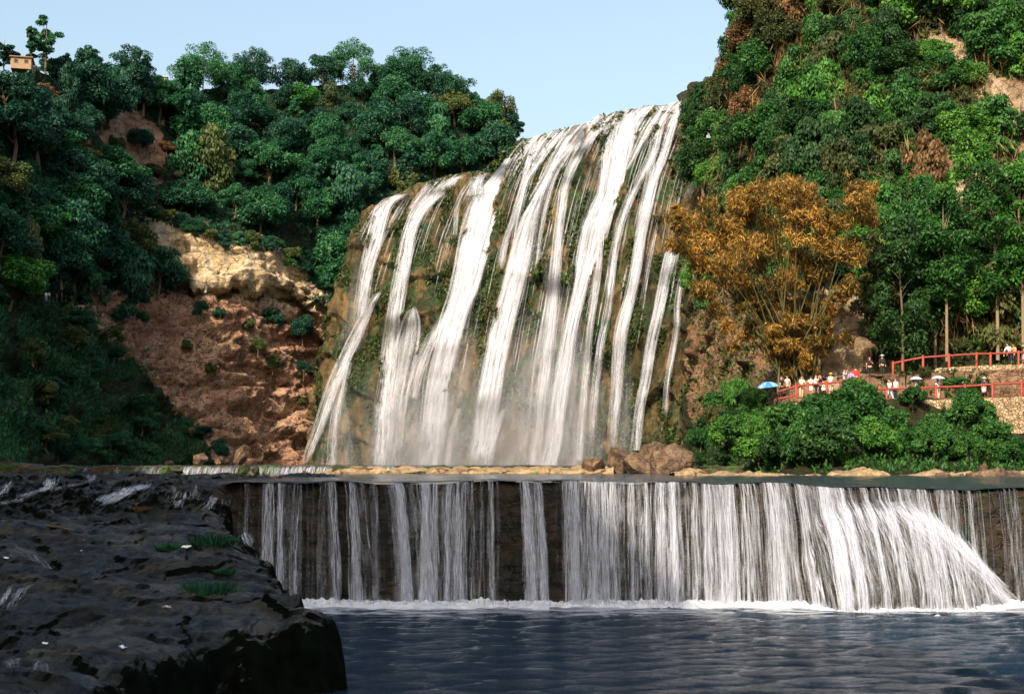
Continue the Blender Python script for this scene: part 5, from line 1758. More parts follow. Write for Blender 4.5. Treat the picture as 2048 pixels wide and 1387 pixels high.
def park_tree(px, base_y, D, topy, wpx, look, label, seed, pale=False, low=0.3):
    """tree by the paths: visible trunk and layered crown, each a part"""
    loc = P(px, base_y, D)
    Ht = (base_y - topy) / F * D
    Rw = wpx * .5 / F * D
    root = empty('path_tree', loc)
    tag(root, label, 'tree', 'trees beside the upper footpath')
    rs = np.random.RandomState(seed)
    n = 46
    zz = rs.uniform(low, 1.0, n)
    ang = rs.uniform(0, 6.28, n)
    prof_ = np.sin(np.clip((zz - low) / (1.02 - low), 0, 1) * math.pi * 0.86 + 0.35)
    rr = Rw * (0.25 + 0.75 * prof_) * rs.uniform(0.45, 1.0, n)
    c = np.stack([rr * np.cos(ang), rr * np.sin(ang), zz * Ht], -1)
    r = rs.uniform(0.24, 0.42, n) * Rw
    v, f, ti = leaves(c, r, 170, 0.34, 0.15, rs, droop=0.5, squash=0.75)
    link('crown', fastmesh('crown', v, f, [M[LOOK[look] + '_w']], False, ti), root)
    mb = MB()
    r0 = 0.006 * Ht + 0.045
    mb.tube([(0, 0, -1.2), (0.1, 0, Ht * .3), (-0.05, 0.05, Ht * .6), (0, 0, Ht * .95)], [r0 * 1.1, r0 * .85, r0 * .6, r0 * .15], 8)
    for k in rs.choice(n, 12, replace=False):
        st = np.array([0, 0, c[k][2] * 0.8]); mb.tube([tuple(st), tuple((st + c[k]) / 2 + np.array([0, 0, .1])), tuple(c[k])], [r0 * .4, r0 * .25, r0 * .08], 5)
    mb.obj('trunk', M['bark_pale' if pale else 'bark'], root)
    return root


park_tree(1805, 725, 112.5, 440, 130, 'dark green', 'dark dense tree right of the golden bamboo, its foliage reaching the path', 71, low=0.05)
park_tree(1870, 712, 115, 350, 120, 'mid green', 'green tree behind the dark dense one by the upper railing', 72, low=0.2)
park_tree(1893, 692, 113, 380, 110, 'mid green', 'tree with a pale straight trunk above the upper red railing', 73, True, 0.30)
park_tree(1995, 690, 113.5, 300, 130, 'mid green', 'tall tree with pale trunk above the stooping people', 74, True, 0.28)
park_tree(2046, 700, 113, 330, 110, 'bright green', 'bright tree cut off by the right edge of the photo', 75, True, 0.36)
park_tree(1950, 690, 119, 260, 120, 'bright green', 'bright crown rising behind the pale-trunked trees', 76, False, 0.2)
park_tree(1760, 690, 116, 470, 90, 'olive green', 'olive bush-like tree between the golden bamboo and the dark dense tree', 77, False, 0.05)

# ------------------------------------------------------------------ golden bamboo
bam = empty('golden_bamboo', P(1592, 772, 111.5))
tag(bam, 'huge golden brown bamboo clump spreading over the footpath', 'bamboo')
BO = Vector(bam.location)
rs = np.random.RandomState(9)
SPRAY = [(1480, 405, 44), (1530, 378, 46), (1580, 380, 46), (1620, 405, 40), (1505, 440, 46), (1560, 430, 46), (1610, 455, 42), (1420, 432, 40), (1385, 445, 36), (1358, 440, 26), (1380, 490, 36), (1435, 480, 42), (1480, 500, 42), (1540, 495, 40),
         (1650, 450, 36), (1690, 440, 36), (1715, 405, 26), (1745, 382, 22), (1665, 490, 40), (1705, 500, 36), (1600, 510, 36), (1400, 530, 30), (1395, 570, 20), (1450, 540, 32), (1510, 555, 30), (1580, 560, 30), (1640, 545, 34), (1690, 575, 26), (1490, 600, 26), (1545, 610, 28), (1605, 615, 28), (1655, 620, 26), (1690, 590, 22), (1500, 650, 18), (1560, 665, 22), (1620, 670, 22), (1650, 690, 16), (1585, 715, 18), (1345, 430, 16), (1735, 440, 22)]
NSP = len(SPRAY)
for _ in range(46):
    a_ = SPRAY[rs.randint(NSP)]
    SPRAY.append((min(1735, max(1355, a_[0] + rs.uniform(-46, 46))), a_[1] + rs.uniform(-20, 55), rs.uniform(14, 28)))
for _ in range(34):
    yy_ = rs.uniform(590, 745)
    hw_ = 25 + (745 - yy_) * 0.55
    SPRAY.append((1595 + rs.uniform(-hw_, hw_), yy_, rs.uniform(13, 23)))
tips = []
for k, (px, py, rp) in enumerate(SPRAY):
    D = 111.5 + rs.uniform(-2.8, 2.6)
    c = P(px, py, D) - BO
    rad = rp / F * D
    tips.append((c, rad))
    n = int(800 * (rad / 1.4) ** 2 + 250)
    sub = rs.normal(size=(12, 3)); sub /= np.linalg.norm(sub, axis=1, keepdims=True)
    cs = np.array(tuple(c)) + sub * rad * rs.uniform(0.3, 1.05, 12)[:, None] * np.array([1, 1, .85])
    v, f, ti = leaves(cs, np.full(12, rad * 0.45), max(20, n // 12), 0.43, 0.075, rs, up=0.1, droop=1.0, squash=0.9, jitter=0.9, inner=0.6)
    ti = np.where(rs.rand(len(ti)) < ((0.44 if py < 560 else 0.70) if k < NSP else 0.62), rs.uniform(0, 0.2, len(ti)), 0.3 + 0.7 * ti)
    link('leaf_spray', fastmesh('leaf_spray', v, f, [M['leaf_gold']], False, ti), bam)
for k in range(30):
    c, rad = tips[rs.randint(NSP)] if k >= NSP else tips[k]
    b0 = Vector((rs.uniform(-1.3, 1.3), rs.uniform(-.8, .8), -0.6))
    if k < 6: b0.x -= 1.0
    e = c + Vector((rs.normal() * .3, rs.normal() * .3, rad * 0.2))
    md = b0.lerp(e, 0.5) + Vector((-(e.x - b0.x) * 0.14, 0, e.z * 0.12))
    pts = []
    for q in np.linspace(0, 1, 9):
        pts.append(tuple(b0 * (1 - q) ** 2 + md * 2 * q * (1 - q) + e * q ** 2))
    MBc = MB()
    MBc.tube(pts, list(np.linspace(0.10, 0.025, 9)), 6)
    MBc.obj('culm', M['culm'], bam, True)

# ------------------------------------------------------------------ shrubs on the near right bank
rng = random.Random(8)
BANK = [(1385, 900), (1400, 850), (1440, 800), (1470, 780), (1540, 808), (1600, 850), (1700, 822), (1760, 832), (1800, 860), (1850, 850), (1900, 800), (1960, 830), (2070, 860), (2070, 950), (1380, 950)]
def place_b(px, py):
    c = ('left of the walkers on the path' if px < 1540 else 'below the walkers in white' if px < 1690 else 'under the railing gap' if px < 1800 else 'below the stone retaining wall' if px < 1930 else 'by the right photo edge')
    r = ('atop the bank' if py < 835 else 'halfway down the bank' if py < 895 else 'at the waterline')
    return f'{r} {c}'
n3 = scatter(BANK, [[(1835, 790), (2070, 790), (2070, 892), (1990, 880), (1840, 872)]], RB, 50, 34, 3.5, NEAR + WILLOW[:1], [('dark green', 3), ('mid green', 6), ('bright green', 3)], place_b, 'bank_shrub', 'shrub', 'shrub', 'shrubs on the near right bank', rng, 0.5, 1.25, 0.2, 0.12)
for i, (px, py, s, lk, proto, lab) in enumerate([
        (1480, 800, 1.0, 'bright green', WILLOW[0], 'feathery light green shrub under the blue parasol'), (1440, 840, .9, 'olive green', WILLOW[1], 'grassy shrub at the upper left of the bank'),
        (1520, 815, .85, 'bright green', WILLOW[1], 'feathery shrub hiding the end of the lower railing'), (1410, 890, .8, 'olive green', WILLOW[0], 'drooping olive shrub beside the long boulder'),
        (1710, 800, .75, 'mid green', NEAR[1], 'bushy shrub growing up across the lower railing'), (1735, 815, .7, 'mid green', NEAR[2], 'shrub beside the break in the lower railing'),
        (1690, 820, .62, 'olive green', NEAR[0], 'olive shrub leaning on the retaining wall'), (1935, 835, .85, 'mid green', NEAR[3], 'pointed shrub standing against the stone retaining wall'),
        (1930, 805, .5, 'mid green', NEAR[1], 'small crown tipping over the edge of the stone wall'), (1380, 930, .55, 'olive green', WILLOW[1], 'grassy tuft between boulder and bank shrubs'),
        (1640, 805, .4, 'olive green', NEAR[2], 'low shrub on the wall top below the walkers'), (1820, 800, .5, 'mid green', NEAR[3], 'shrub below the walkers with pale parasols')]):
    h = hitd(RB, px, py)
    tag(put('bank_bush', proto, h[0] + Vector((0, -0.6, s * .3)), (s, s, s), i * 1.3, lk), lab, 'shrub')
for i, (px, py, s, lk, lab) in enumerate([
        (1905, 765, .32, 'mid green', 'green clump on the bank behind the second pale parasol'), (1850, 745, .3, 'olive green', 'olive clump between the two railings'), (1800, 742, .3, 'mid green', 'clump under the start of the upper railing'),
        (1985, 770, .32, 'dry brown', 'dry clump behind the dark-clothed walker'), (2030, 750, .34, 'mid green', 'clump below the upper railing at the right edge'), (1955, 690, .5, 'mid green', 'low bush above the upper railing'), (1915, 700, .4, 'olive green', 'low olive bush behind the upper railing'), (2015, 690, .4, 'mid green', 'low bush behind the stooping people'),
        (1960, 770, .3, 'mid green', 'small green clump behind the lower railing'), (1700, 560, .5, 'olive green', 'bush on the rock right of the bamboo'), (1430, 560, .5, 'mid green', 'shrub on the rock left of the bamboo'), (1410, 800, .35, 'olive green', 'weed clump at the foot of the brown rock'), (1460, 720, .25, 'olive green', 'weed tuft on the brown rock')]):
    h = hitd(RB, px, py)
    tag(put('path_shrub', NEAR[i % 4], h[0] + h[1] * s * .6, (s * 1.6, s, s), i, lk), lab, 'shrub')

# ------------------------------------------------------------------ ground cover between the trees
def cover(name, bvh, poly, bare, n, L, Wd, mat, label, seed, up=0.6, droop=0.3, hmax=0.5):
    rs = np.random.RandomState(seed)
    xs_ = [p[0] for p in poly]; ys_ = [p[1] for p in poly]
    P_, N_ = [], []
    for _ in range(n):
        px, py = rs.uniform(min(xs_), max(xs_)), rs.uniform(min(ys_), max(ys_))
        jx = px + 40 * noise.fractal(Vector((px * .012, py * .012, seed + 3)), .7, 2, 4); jy = py + 30 * noise.fractal(Vector((px * .012, py * .012, seed + 9)), .7, 2, 4)
        if not inpoly(jx, jy, poly) or any(inpoly(jx, jy, b) for b in bare): continue
        if noise.noise(Vector((px * 0.02, py * 0.02, seed))) < -0.28: continue
        h = hit(bvh, px, py)
        if h is None: continue
        P_.append(tuple(h[0])); N_.append(tuple(h[1]))
    P_ = np.array(P_); N_ = np.array(N_)
    m_ = len(P_)
    p = P_ + N_ * rs.uniform(0.0, hmax, (m_, 1))
    a = N_ * 0.7 + rs.normal(size=(m_, 3)) * 0.6 + np.array([0, 0, up])
    a /= np.linalg.norm(a, axis=1, keepdims=True)
    b = np.cross(a, rs.normal(size=(m_, 3)))
    b /= np.linalg.norm(b, axis=1, keepdims=True)
    s = rs.uniform(.6, 1.4, (m_, 1))
    v = np.stack([p - a * L * s * .5, p + b * Wd * s * .5, p + a * L * s * .5, p - b * Wd * s * .5], 1).reshape(-1, 3)
    o = link(name, fastmesh(name, v, np.arange(m_ * 4).reshape(-1, 4), [mat], False, rs.rand(m_)))
    tag(o, label, 'undergrowth', kind='stuff')


CPOLY = [(-40, 150), (330, 160), (700, 140), (880, 160), (960, 220), (1060, 270), (1040, 340), (765, 405), (735, 520), (722, 620), (650, 620), (600, 525), (560, 505), (470, 495), (330, 445), (262, 430), (240, 475), (300, 505), (375, 565), (320, 592), (170, 588), (-40, 590)]
cover('undergrowth', LB, CPOLY, LBARE, 52000, 0.8, 0.4, M['leaf_dark'], 'dark undergrowth between the trees of the left wood', 1)
cover('undergrowth', RB, RPOLY, R_BARE, 42000, 0.6, 0.26, M['leaf_olive_w'], 'olive undergrowth between the bushes of the right hillside', 2)
cover('undergrowth', RB, BANK + [], [], 16000, 0.3, 0.12, M['leaf_mid_w'], 'undergrowth between the shrubs of the near bank', 3)
cover('undergrowth', RB, [(1380, 560), (1560, 560), (1560, 770), (1380, 860)], [], 3500, 0.4, 0.2, M['leaf_olive'], 'scattered weeds on the brown rock left of the bamboo', 4)
cover('undergrowth', RB, [(1790, 690), (2060, 670), (2060, 790), (1760, 790)], [], 7000, 0.35, 0.14, M['leaf_olive'], 'weeds on the banks between the two footpaths', 6)
cover('grass', LB, [(-60, 600), (160, 600), (265, 700), (345, 800), (425, 890), (450, 930), (-60, 930)], [], 42000, 0.6, 0.12, M['leaf_mid'], 'long grass on the shaded slope under the left path', 5, up=1.2)
cover('undergrowth', LB, REDROCK, [], 7000, 0.4, 0.18, M['leaf_olive'], 'sparse weeds on the red cliff', 7)
cover('dry_vines', RB, RPOLY, R_BARE, 15000, 1.7, 0.09, M['leaf_dry_w'], 'dry hanging stalks and vines on the right hillside', 12, up=-1.6, hmax=2.2)
# moss and ferns on the ledges behind the falls
rs = np.random.RandomState(77)
mp, mn = [], []
for _ in range(120000):
    px, py = rs.uniform(630, 1430), rs.uniform(215, 930)
    if noise.noise(Vector((px * 0.022, py * 0.012, 4.2))) + 0.5 * noise.noise(Vector((px * 0.07, py * 0.04, 1.2))) < 0.02: continue
    h = hit(FB, px, py)
    if h is None: continue
    mp.append(tuple(h[0])); mn.append(tuple(h[1]))
mp = np.array(mp); mn = np.array(mn); k = len(mp)
p = mp + mn * rs.uniform(0, .35, (k, 1))
a = mn * .5 + rs.normal(size=(k, 3)) * .5 - np.array([0, 0, .6]); a /= np.linalg.norm(a, axis=1, keepdims=True)
b = np.cross(a, rs.normal(size=(k, 3))); b /= np.linalg.norm(b, axis=1, keepdims=True)
s = rs.uniform(.5, 1.3, (k, 1))
v = np.stack([p - a * .35 * s, p + b * .14 * s, p + a * .35 * s, p - b * .14 * s], 1).reshape(-1, 3)
M['moss'] = leaf_mat('hanging moss', (0.006, 0.014, 0.004), (0.030, 0.048, 0.012), (0.085, 0.13, 0.03), 0.2)
tag(link('hanging_moss', fastmesh('hanging_moss', v, np.arange(k * 4).reshape(-1, 4), [M['moss']], False, rs.rand(k))), 'moss and ferns hanging on the ledges behind the tall falls', 'moss', kind='stuff')
# small side cascade coming down among the trees right of the falls
mb = MB()
for path in ([(1440, 222, 8), (1438, 250, 9), (1435, 285, 8)], [(1412, 325, 6), (1408, 350, 9), (1405, 375, 14), (1395, 395, 16), (1380, 412, 14)]):
    arr = catmull(np.array(path, dtype=float), 12)
    q = [(hit(RB, x, y), w_) for x, y, w_ in arr]
    Q = np.array([tuple(h[0] + Vector((-0.6, -1, 0)).normalized() * 3.2) for h, _ in q if h])
    W = np.array([w_ / F * 205 for h, w_ in q if h])
    for k in range(12):
        off = (rng.random() - .5) * W
        qq = Q.copy(); qq[:, 0] += off
        strip(mb, qq, np.tile((.8, -.5, 0), (len(Q), 1)), W * .35, uid, np.full(len(Q) - 1, rng.uniform(.5, 1))); uid += 1
# two falls of one thin stream: upper and lower drop as parts
o = mb.obj('side_cascade', M['strip'], None, True, True)
tag(o, 'thin broken cascade among the trees right of the tall falls', 'cascade')
# grass tufts on the rock shelf
for i, (px, py, s, lab) in enumerate([(425, 1088, .40, 'dark grass tuft on the shelf near the weir'), (340, 1098, .26, 'small weed left of a white scrap on the shelf'), (415, 1188, .42, 'spiky grass tuft near the lip of the shelf'), (450, 1145, .16, 'tiny weed between the two grass tufts'), (285, 1020, .2, 'yellowish clump of moss by the rock step')]):
    h = hit(SB, px, py)
    rs = np.random.RandomState(i)
    n = 420
    ang = rs.uniform(0, 6.28, n); rr = s * np.sqrt(rs.rand(n)) * 1.0
    base = np.stack([rr * np.cos(ang) * 1.7, rr * np.sin(ang), np.zeros(n)], -1)
    tipv = base * rs.uniform(1.0, 1.5, (n, 1)) + np.stack([rs.normal(0, .07, n), rs.normal(0, .07, n), s * rs.uniform(.35, 1.0, n)], -1)
    wd = np.stack([rs.normal(0, .02, n), rs.normal(0, .02, n), np.zeros(n)], -1)
    v = np.stack([base - wd, base + wd, tipv + wd * .3, tipv - wd * .3], 1).reshape(-1, 3)
    o = link('grass_tuft', fastmesh('grass_tuft', v, np.arange(n * 4).reshape(-1, 4), [M['leaf_mid' if i < 4 else 'leaf_dry']], False, rs.rand(n)))
    o.location = h[0] - Vector((0, 0, .03))
    tag(o, lab, 'grass tuft', 'tufts on the rock shelf')

# ------------------------------------------------------------------ red railings
def railing(label, posts, rails, D, ht, cat='railing', low=None):
    """posts: (px, base py, top py); rails: list of photo polylines"""
    root = empty('railing', P(posts[0][0], posts[0][1], D))
    tag(root, label, cat)
    o = Vector(root.location)
    for px, by, ty in posts:
        mb = MB()
        b = P(px, by, D) - o; tq = P(px, ty, D) - o
        mb.tube([b - Vector((0, 0, .25)), b, tq], [0.10, 0.095, 0.088], 10)
        mb.tube([tq, tq + Vector((0, 0, .05)), tq + Vector((0, 0, .09))], [0.11, 0.105, 0.04], 10)
        mb.obj('post', M['red'], root, True)
    for line in rails:
        mb = MB()
        pts = [P(x, y, D + 0.02) - o for x, y in line]
        # round log rail, a little uneven
        full = []
        for a, b in zip(pts[:-1], pts[1:]):
            for q in (0, .33, .66): full.append(a.lerp(b, q))
        full.append(pts[-1])
        rad = [0.078 + 0.012 * noise.noise(Vector((i * 1.7, D, 0))) for i in range(len(full))]
        mb.tube(full, rad, 9)
        mb.obj('rail', M['red'], root, True)
    return root


railing('red log railing on the lower path in front of the walkers in white', [(1592, 799, 769), (1616, 793, 766), (1653, 790, 763), (1700, 783, 758)], [[(1554, 784), (1592, 772), (1616, 769), (1653, 766), (1700, 761), (1715, 760)], [(1556, 798), (1592, 790)]], 102.7, 1.1)
railing('red log railing on the lower path running to the right photo edge', [(1752, 803, 778), (1773, 803, 777), (1820, 802, 774), (1872, 800, 771), (1930, 798, 770), (1985, 796, 767), (2043, 793, 764), (2100, 791, 762), (2160, 789, 760)], [[(1750, 778), (1773, 777.5), (1820, 776.5), (1872, 774), (1930, 772), (1985, 768.5), (2043, 765.5), (2165, 761)]], 102.7, 1.1)
railing('red log railing climbing along the upper path', [(1786, 744, 724), (1805, 744, 720), (1846, 739, 712), (1898, 734, 709), (1953, 730, 706), (1981, 730, 706), (2037, 728, 703), (2095, 726, 701)], [[(1784, 727), (1805, 722), (1846, 714.5), (1898, 711), (1953, 707.5), (1981, 707), (2037, 704.5), (2100, 702)]], 108.2, 0.95)

# ------------------------------------------------------------------ stone walls under the paths
M['masonry'] = None
m, t, out = newmat('rubble masonry')
N = NT(t)
v = N.coord('Object')
wv = N.mix(0.10, v, N.n('ShaderNodeTexNoise', ins={'Vector': v, 'Scale': 2.0, 'Detail': 3}).outputs[1], 'ADD')
vo = N.n('ShaderNodeTexVoronoi', ins={'Vector': wv, 'Scale': 4.6})
ve = N.n('ShaderNodeTexVoronoi', feature='DISTANCE_TO_EDGE', ins={'Vector': wv, 'Scale': 4.6})
sx = N.n('ShaderNodeSeparateColor', ins={0: vo.outputs['Color']})
col = N.ramp(sx.outputs[0], [(0.1, (0.26, 0.175, 0.09)), (0.5, (0.40, 0.28, 0.155)), (0.9, (0.50, 0.38, 0.23))])
k = N.maprange(ve.outputs[0], 0.01, 0.09)
col = N.mix(k, (0.17, 0.115, 0.062), col)
col = N.mix(N.maprange(N.noise(v, 12, 5, .7), .35, .6), N.mix(.5, col, (0.03, 0.02, 0.01)), col)
b = N.bump(N.math('ADD', k, N.math('MULTIPLY', N.noise(v, 14, 5, .7), .4)), 1.0, 0.12)
d = N.n('ShaderNodeBsdfPrincipled', ins={'Base Color': col, 'Roughness': .9, 'Normal': b})
t.links.new(d.outputs[0], out.inputs[0])
M['masonry'] = m


def stone_wall(label, line, D, h, thick=0.7, mat=None, seed=0.0, name='stone_wall', amp=0.05, D1=None):
    """rough masonry wall following a photo polyline along its top edge"""
    top = []
    n = 90
    xs_ = np.linspace(line[0][0], line[-1][0], n)
    ys_ = np.interp(xs_, [p[0] for p in line], [p[1] for p in line])
    prof = [(0, -h), (0, -h * .8), (0, -h * .6), (0, -h * .4), (0, -h * .25), (0, -h * .12), (0, -0.03), (0.03, 0.0), (thick * .5, 0.01), (thick, 0.0), (thick, -h)]
    G = np.zeros((len(prof), n, 3))
    for j, (x, y) in enumerate(zip(xs_, ys_)):
        Dj = D + (D1 - D) * j / (n - 1) if D1 else D
        p = P(x, y, Dj)
        for i, (dy, dz) in enumerate(prof):
            q = Vector((p.x, p.y + dy, p.z + dz))
            w_ = noise.fractal(q * 1.6 + Vector((seed, 0, 0)), .8, 2, 4)
            G[i, j] = (q.x, q.y - amp * w_ * (2.5 if i < 7 else 0) - 0.12 * (-dz / h if dy == 0 else 0), q.z + amp * w_ * (1 if i >= 6 else 0))
    o = link(name, fastmesh(name, G.reshape(-1, 3), gridquads(*G.shape[:2]), [mat or M['masonry']], True))
    return tag(o, label, 'wall')


stone_wall('tan rubble retaining wall under the lower path at the right edge', [(1838, 800), (1880, 799), (1950, 797), (2048, 793), (2200, 788)], 101.3, 2.6)
stone_wall('low stone kerb wall under the railing before the walkers in white', [(1596, 799), (1620, 795), (1655, 791), (1710, 786)], 102.4, 1.0, 0.7, None, 4.0)
stone_wall('broken pale stone wall showing through the shrubs below the walkers', [(1590, 806), (1640, 808), (1690, 806)], 102.0, 1.3, 0.5, None, 9.0)
stone_wall('pale stone edging of the upper path under its railing', [(1870, 736), (1900, 735), (1955, 731.5), (2048, 728), (2120, 726)], 107.9, .55, 0.6, M['masonry'], 2.0)
M['brownrock'] = rock_mat('brown bank rock', [(0.10, 0.055, 0.03), (0.22, 0.125, 0.07), (0.34, 0.22, 0.13)], 0.6, 0.5, 0.2, (0.05, 0.03, 0.02), (0.05, 0.09, 0.02), 0.12, 0.9)
stone_wall('rough brown rock wall behind the lower path near the stairs', [(1678, 752), (1720, 748), (1745, 747), (1775, 750), (1810, 747)], 107.2, 2.3, 0.8, M['brownrock'], 3.0, amp=0.14)
stone_wall('dark overhung bank of stones below the upper path', [(1812, 752), (1880, 745), (1960, 741), (2048, 738), (2150, 736)], 107.4, 2.2, 0.8, M['brownrock'], 6.0, amp=0.14)

# ------------------------------------------------------------------ people
SKIN = flat_mat('skin', (0.50, 0.27, 0.17), 0.5, 0.1, 20, 0.05)
HAIRM = flat_mat('black hair', (0.012, 0.010, 0.009), 0.4, 0.3, 30)
CLOTH = {}


def cloth(c):
    if c not in CLOTH: CLOTH[c] = flat_mat('cloth', c, 0.85, 0.12, 8, 0.3)
    return CLOTH[c]


def skin_mesh(name, verts, edges, radii, root, mat, sub=1):
    me = bpy.data.meshes.new(name + '_skeleton')
    me.from_pydata([tuple(v) for v in verts], edges, [])
    o = bpy.data.objects.new('tmp', me)
    COL.objects.link(o)
    o.modifiers.new('s', 'SKIN')
    sv = me.skin_vertices[0].data
    for i, r in enumerate(radii):
        sv[i].radius = (r, r) if not hasattr(r, '__len__') else r
        sv[i].use_root = (i == root)
    mo = o.modifiers.new('u', 'SUBSURF'); mo.levels = sub; mo.render_levels = sub
    dg = bpy.context.evaluated_depsgraph_get()
    dg.update()
    res = bpy.data.meshes.new_from_object(o.evaluated_get(dg))
    res.name = name
    bpy.data.objects.remove(o)
    bpy.data.meshes.remove(me)
    res.materials.clear(); res.materials.append(mat)
    for p in res.polygons: p.use_smooth = True
    return res


POSES = {   # elbows and wrists (mirrored), feet offsets, lean forward
    'stand': dict(elb=(.24, .02, 1.12), wri=(.25, -.06, .88), feet=((-.1, 0), (.1, 0)), lean=0.0),
    'rail': dict(elb=(.26, -.16, 1.14), wri=(.2, -.38, 1.04), feet=((-.1, .05), (.1, .05)), lean=.10),
    'photo': dict(elb=(.24, -.2, 1.26), wri=(.07, -.26, 1.56), feet=((-.1, 0), (.1, .05)), lean=0.0),
    'hold': dict(elb=(.25, -.1, 1.12), wri=(.12, -.24, 1.24), feet=((-.1, 0), (.1, .04)), lean=0.0),
    'walk': dict(elb=(.25, -.04, 1.12), wri=(.24, -.2, .98), feet=((-.09, -.3), (.09, .3)), lean=.05),
    'stoop': dict(elb=(.24, -.42, .98), wri=(.16, -.52, .76), feet=((-.1, 0), (.1, .02)), lean=.45),
}


def person(label, px, py, D, pose, face, shirt, legs, h=1.66, hat=None, hair=True, group=None, long_sleeve=False, skirt=False, bag=None):
    """px, py: photo position of the feet; face: heading in degrees, 0 looks at the viewer"""
    root = empty('person', P(px, py, D), R(face))
    root.scale = (h / 1.72,) * 3
    tag(root, label, 'person', group)
    q = POSES[pose]
    ln = q['lean']
    L = lambda x, y, z: (x, y - ln * max(0, z - .9), z - 0.35 * ln * ln * max(0, z - .9))
    V, E, Rr = [], [], []
    def add(p, r, par=None):
        V.append(p); Rr.append(r)
        if par is not None: E.append((par, len(V) - 1))
        return len(V) - 1
    pel = add((0, 0, .93), (.145, .10))
    sp_ = add(L(0, 0, 1.12), (.12, .09), pel)
    ch = add(L(0, 0, 1.32), (.15, .10), sp_)
    nb = add(L(0, .01, 1.44), .058, ch)
    hb = add(L(0, -.01, 1.52), .06, nb)
    hm = add(L(0, -.02, 1.61), (.078, .095), hb)
    ht_ = add(L(0, -.01, 1.70), (.06, .07), hm)
    limbs_ = {}
    for s in (-1, 1):
        sh = add(L(s * .17, 0, 1.38), .058, ch)
        el = add((s * q['elb'][0], q['elb'][1], q['elb'][2]) if pose != 'walk' or s > 0 else (s * .25, .12, 1.1), .042, sh)
        wp = (s * q['wri'][0], q['wri'][1], q['wri'][2]) if not (pose == 'hold' and s < 0) and not (pose == 'walk' and s < 0) else (s * .25, .16 if pose == 'walk' else -.05, .88)
        wr_ = add(wp, .029, el)
        dv = (Vector(wp) - Vector(V[el])).normalized()
        pm = add(tuple(Vector(wp) + dv * .075), (.034, .022), wr_)
        fx_, fy_ = q['feet'][0 if s < 0 else 1]
        hp = add((s * .09, 0, .88), .092, pel)
        kn = add((s * .1, fy_ * .5 - .03, .49), .062, hp)
        an = add((s * .1, fy_, .09), .042, kn)
        to = add((s * .105, fy_ - .14, .03), .036, an)
        limbs_[s] = (sh, el, wr_, pm, hp, kn, an, to, dv)
    me = skin_mesh('body', V, E, Rr, pel, SKIN, 1)
    # fingers, thumb, nose, ears joined to the body mesh
    mb = MB()
    for s in (-1, 1):
        pmv = Vector(V[limbs_[s][3]]); dv = limbs_[s][8]
        sd_ = dv.cross(Vector((0, 0.3, 1))).normalized()
        up_ = sd_.cross(dv).normalized()
        for k, (o_, l_) in enumerate([(-.027, .062), (-.009, .074), (.009, .070), (.027, .055)]):
            a = pmv + sd_ * o_ - dv * .01
            mb.tube([a, a + dv * l_ * .5 + up_ * .006, a + dv * l_ * .85 - up_ * .012, a + dv * l_ - up_ * .03], [.0095, .009, .008, .006], 5)
        a = pmv - dv * .05 + sd_ * (.03 * s)
        mb.tube([a, a + sd_ * (.028 * s) + dv * .025, a + sd_ * (.03 * s) + dv * .055], [.011, .0095, .007], 5)
    hd = Vector(V[hm])
    mb.tube([hd + Vector((0, -.085, .03)), hd + Vector((0, -.115, -.012)), hd + Vector((0, -.09, -.03))], [.010, .018, .012], 6)
    for s in (-1, 1):
        mb.tube([hd + Vector((s * .078, .01, .025)), hd + Vector((s * .09, .016, 0)), hd + Vector((s * .08, .01, -.03))], [.012, .016, .010], 6)
    mb.tube([hd + Vector((-.025, -.092, -.05)), hd + Vector((0, -.1, -.052)), hd + Vector((.025, -.092, -.05))], [.004, .008, .004], 5)
    ex = mb.mesh('x', [SKIN], True)
    bm = bmesh.new(); bm.from_mesh(me); bm.from_mesh(ex); bm.to_mesh(me); bm.free()
    bpy.data.meshes.remove(ex)
    body = link('body', me, root)
    mb = MB()
    for s in (-1, 1):
        c = hd + Vector((s * .032, -.088, .022))
        mb.tube([c + Vector((-.012, 0, 0)), c + Vector((0, -.006, 0)), c + Vector((.012, 0, 0))], [.003, .008, .003], 6)
    mb.obj('eyes', HAIRM, root, True)
    # shirt
    V2, E2, R2 = [], [], []
    def add2(p, r, par=None):
        V2.append(p); R2.append(r)
        if par is not None: E2.append((par, len(V2) - 1))
        return len(V2) - 1
    a0 = add2((0, 0, .90), (.172, .135)); a1 = add2(L(0, 0, 1.12), (.15, .12), a0); a2 = add2(L(0, 0, 1.32), (.18, .13), a1); add2(L(0, .005, 1.43), .075, a2)
    for s in (-1, 1):
        sh, el, wr_ = limbs_[s][:3]
        b0 = add2(V[sh], .078, a2)
        if long_sleeve:
            b1 = add2(V[el], .06, b0); add2(tuple(Vector(V[el]).lerp(Vector(V[wr_]), .93)), .045, b1)
        else:
            add2(tuple(Vector(V[sh]).lerp(Vector(V[el]), .8)), .066, b0)
    link('shirt', skin_mesh('shirt', V2, E2, R2, a0, cloth(shirt), 1), root)
    V2, E2, R2 = [], [], []
    a0 = add2((0, 0, .95), (.165, .125))
    if skirt:
        a1 = add2((0, 0, .75), (.19, .15), a0); add2((0, 0, .48), (.23, .19), a1)
    else:
        for s in (-1, 1):
            hp, kn, an = limbs_[s][4:7]
            b0 = add2((V[hp][0], 0, .84), .112, a0); b1 = add2(V[kn], .082, b0); add2((V[an][0], V[an][1], .10), .068, b1)
    link('skirt' if skirt else 'trousers', skin_mesh('trousers', V2, E2, R2, a0, cloth(legs), 1), root)
    mb = MB()
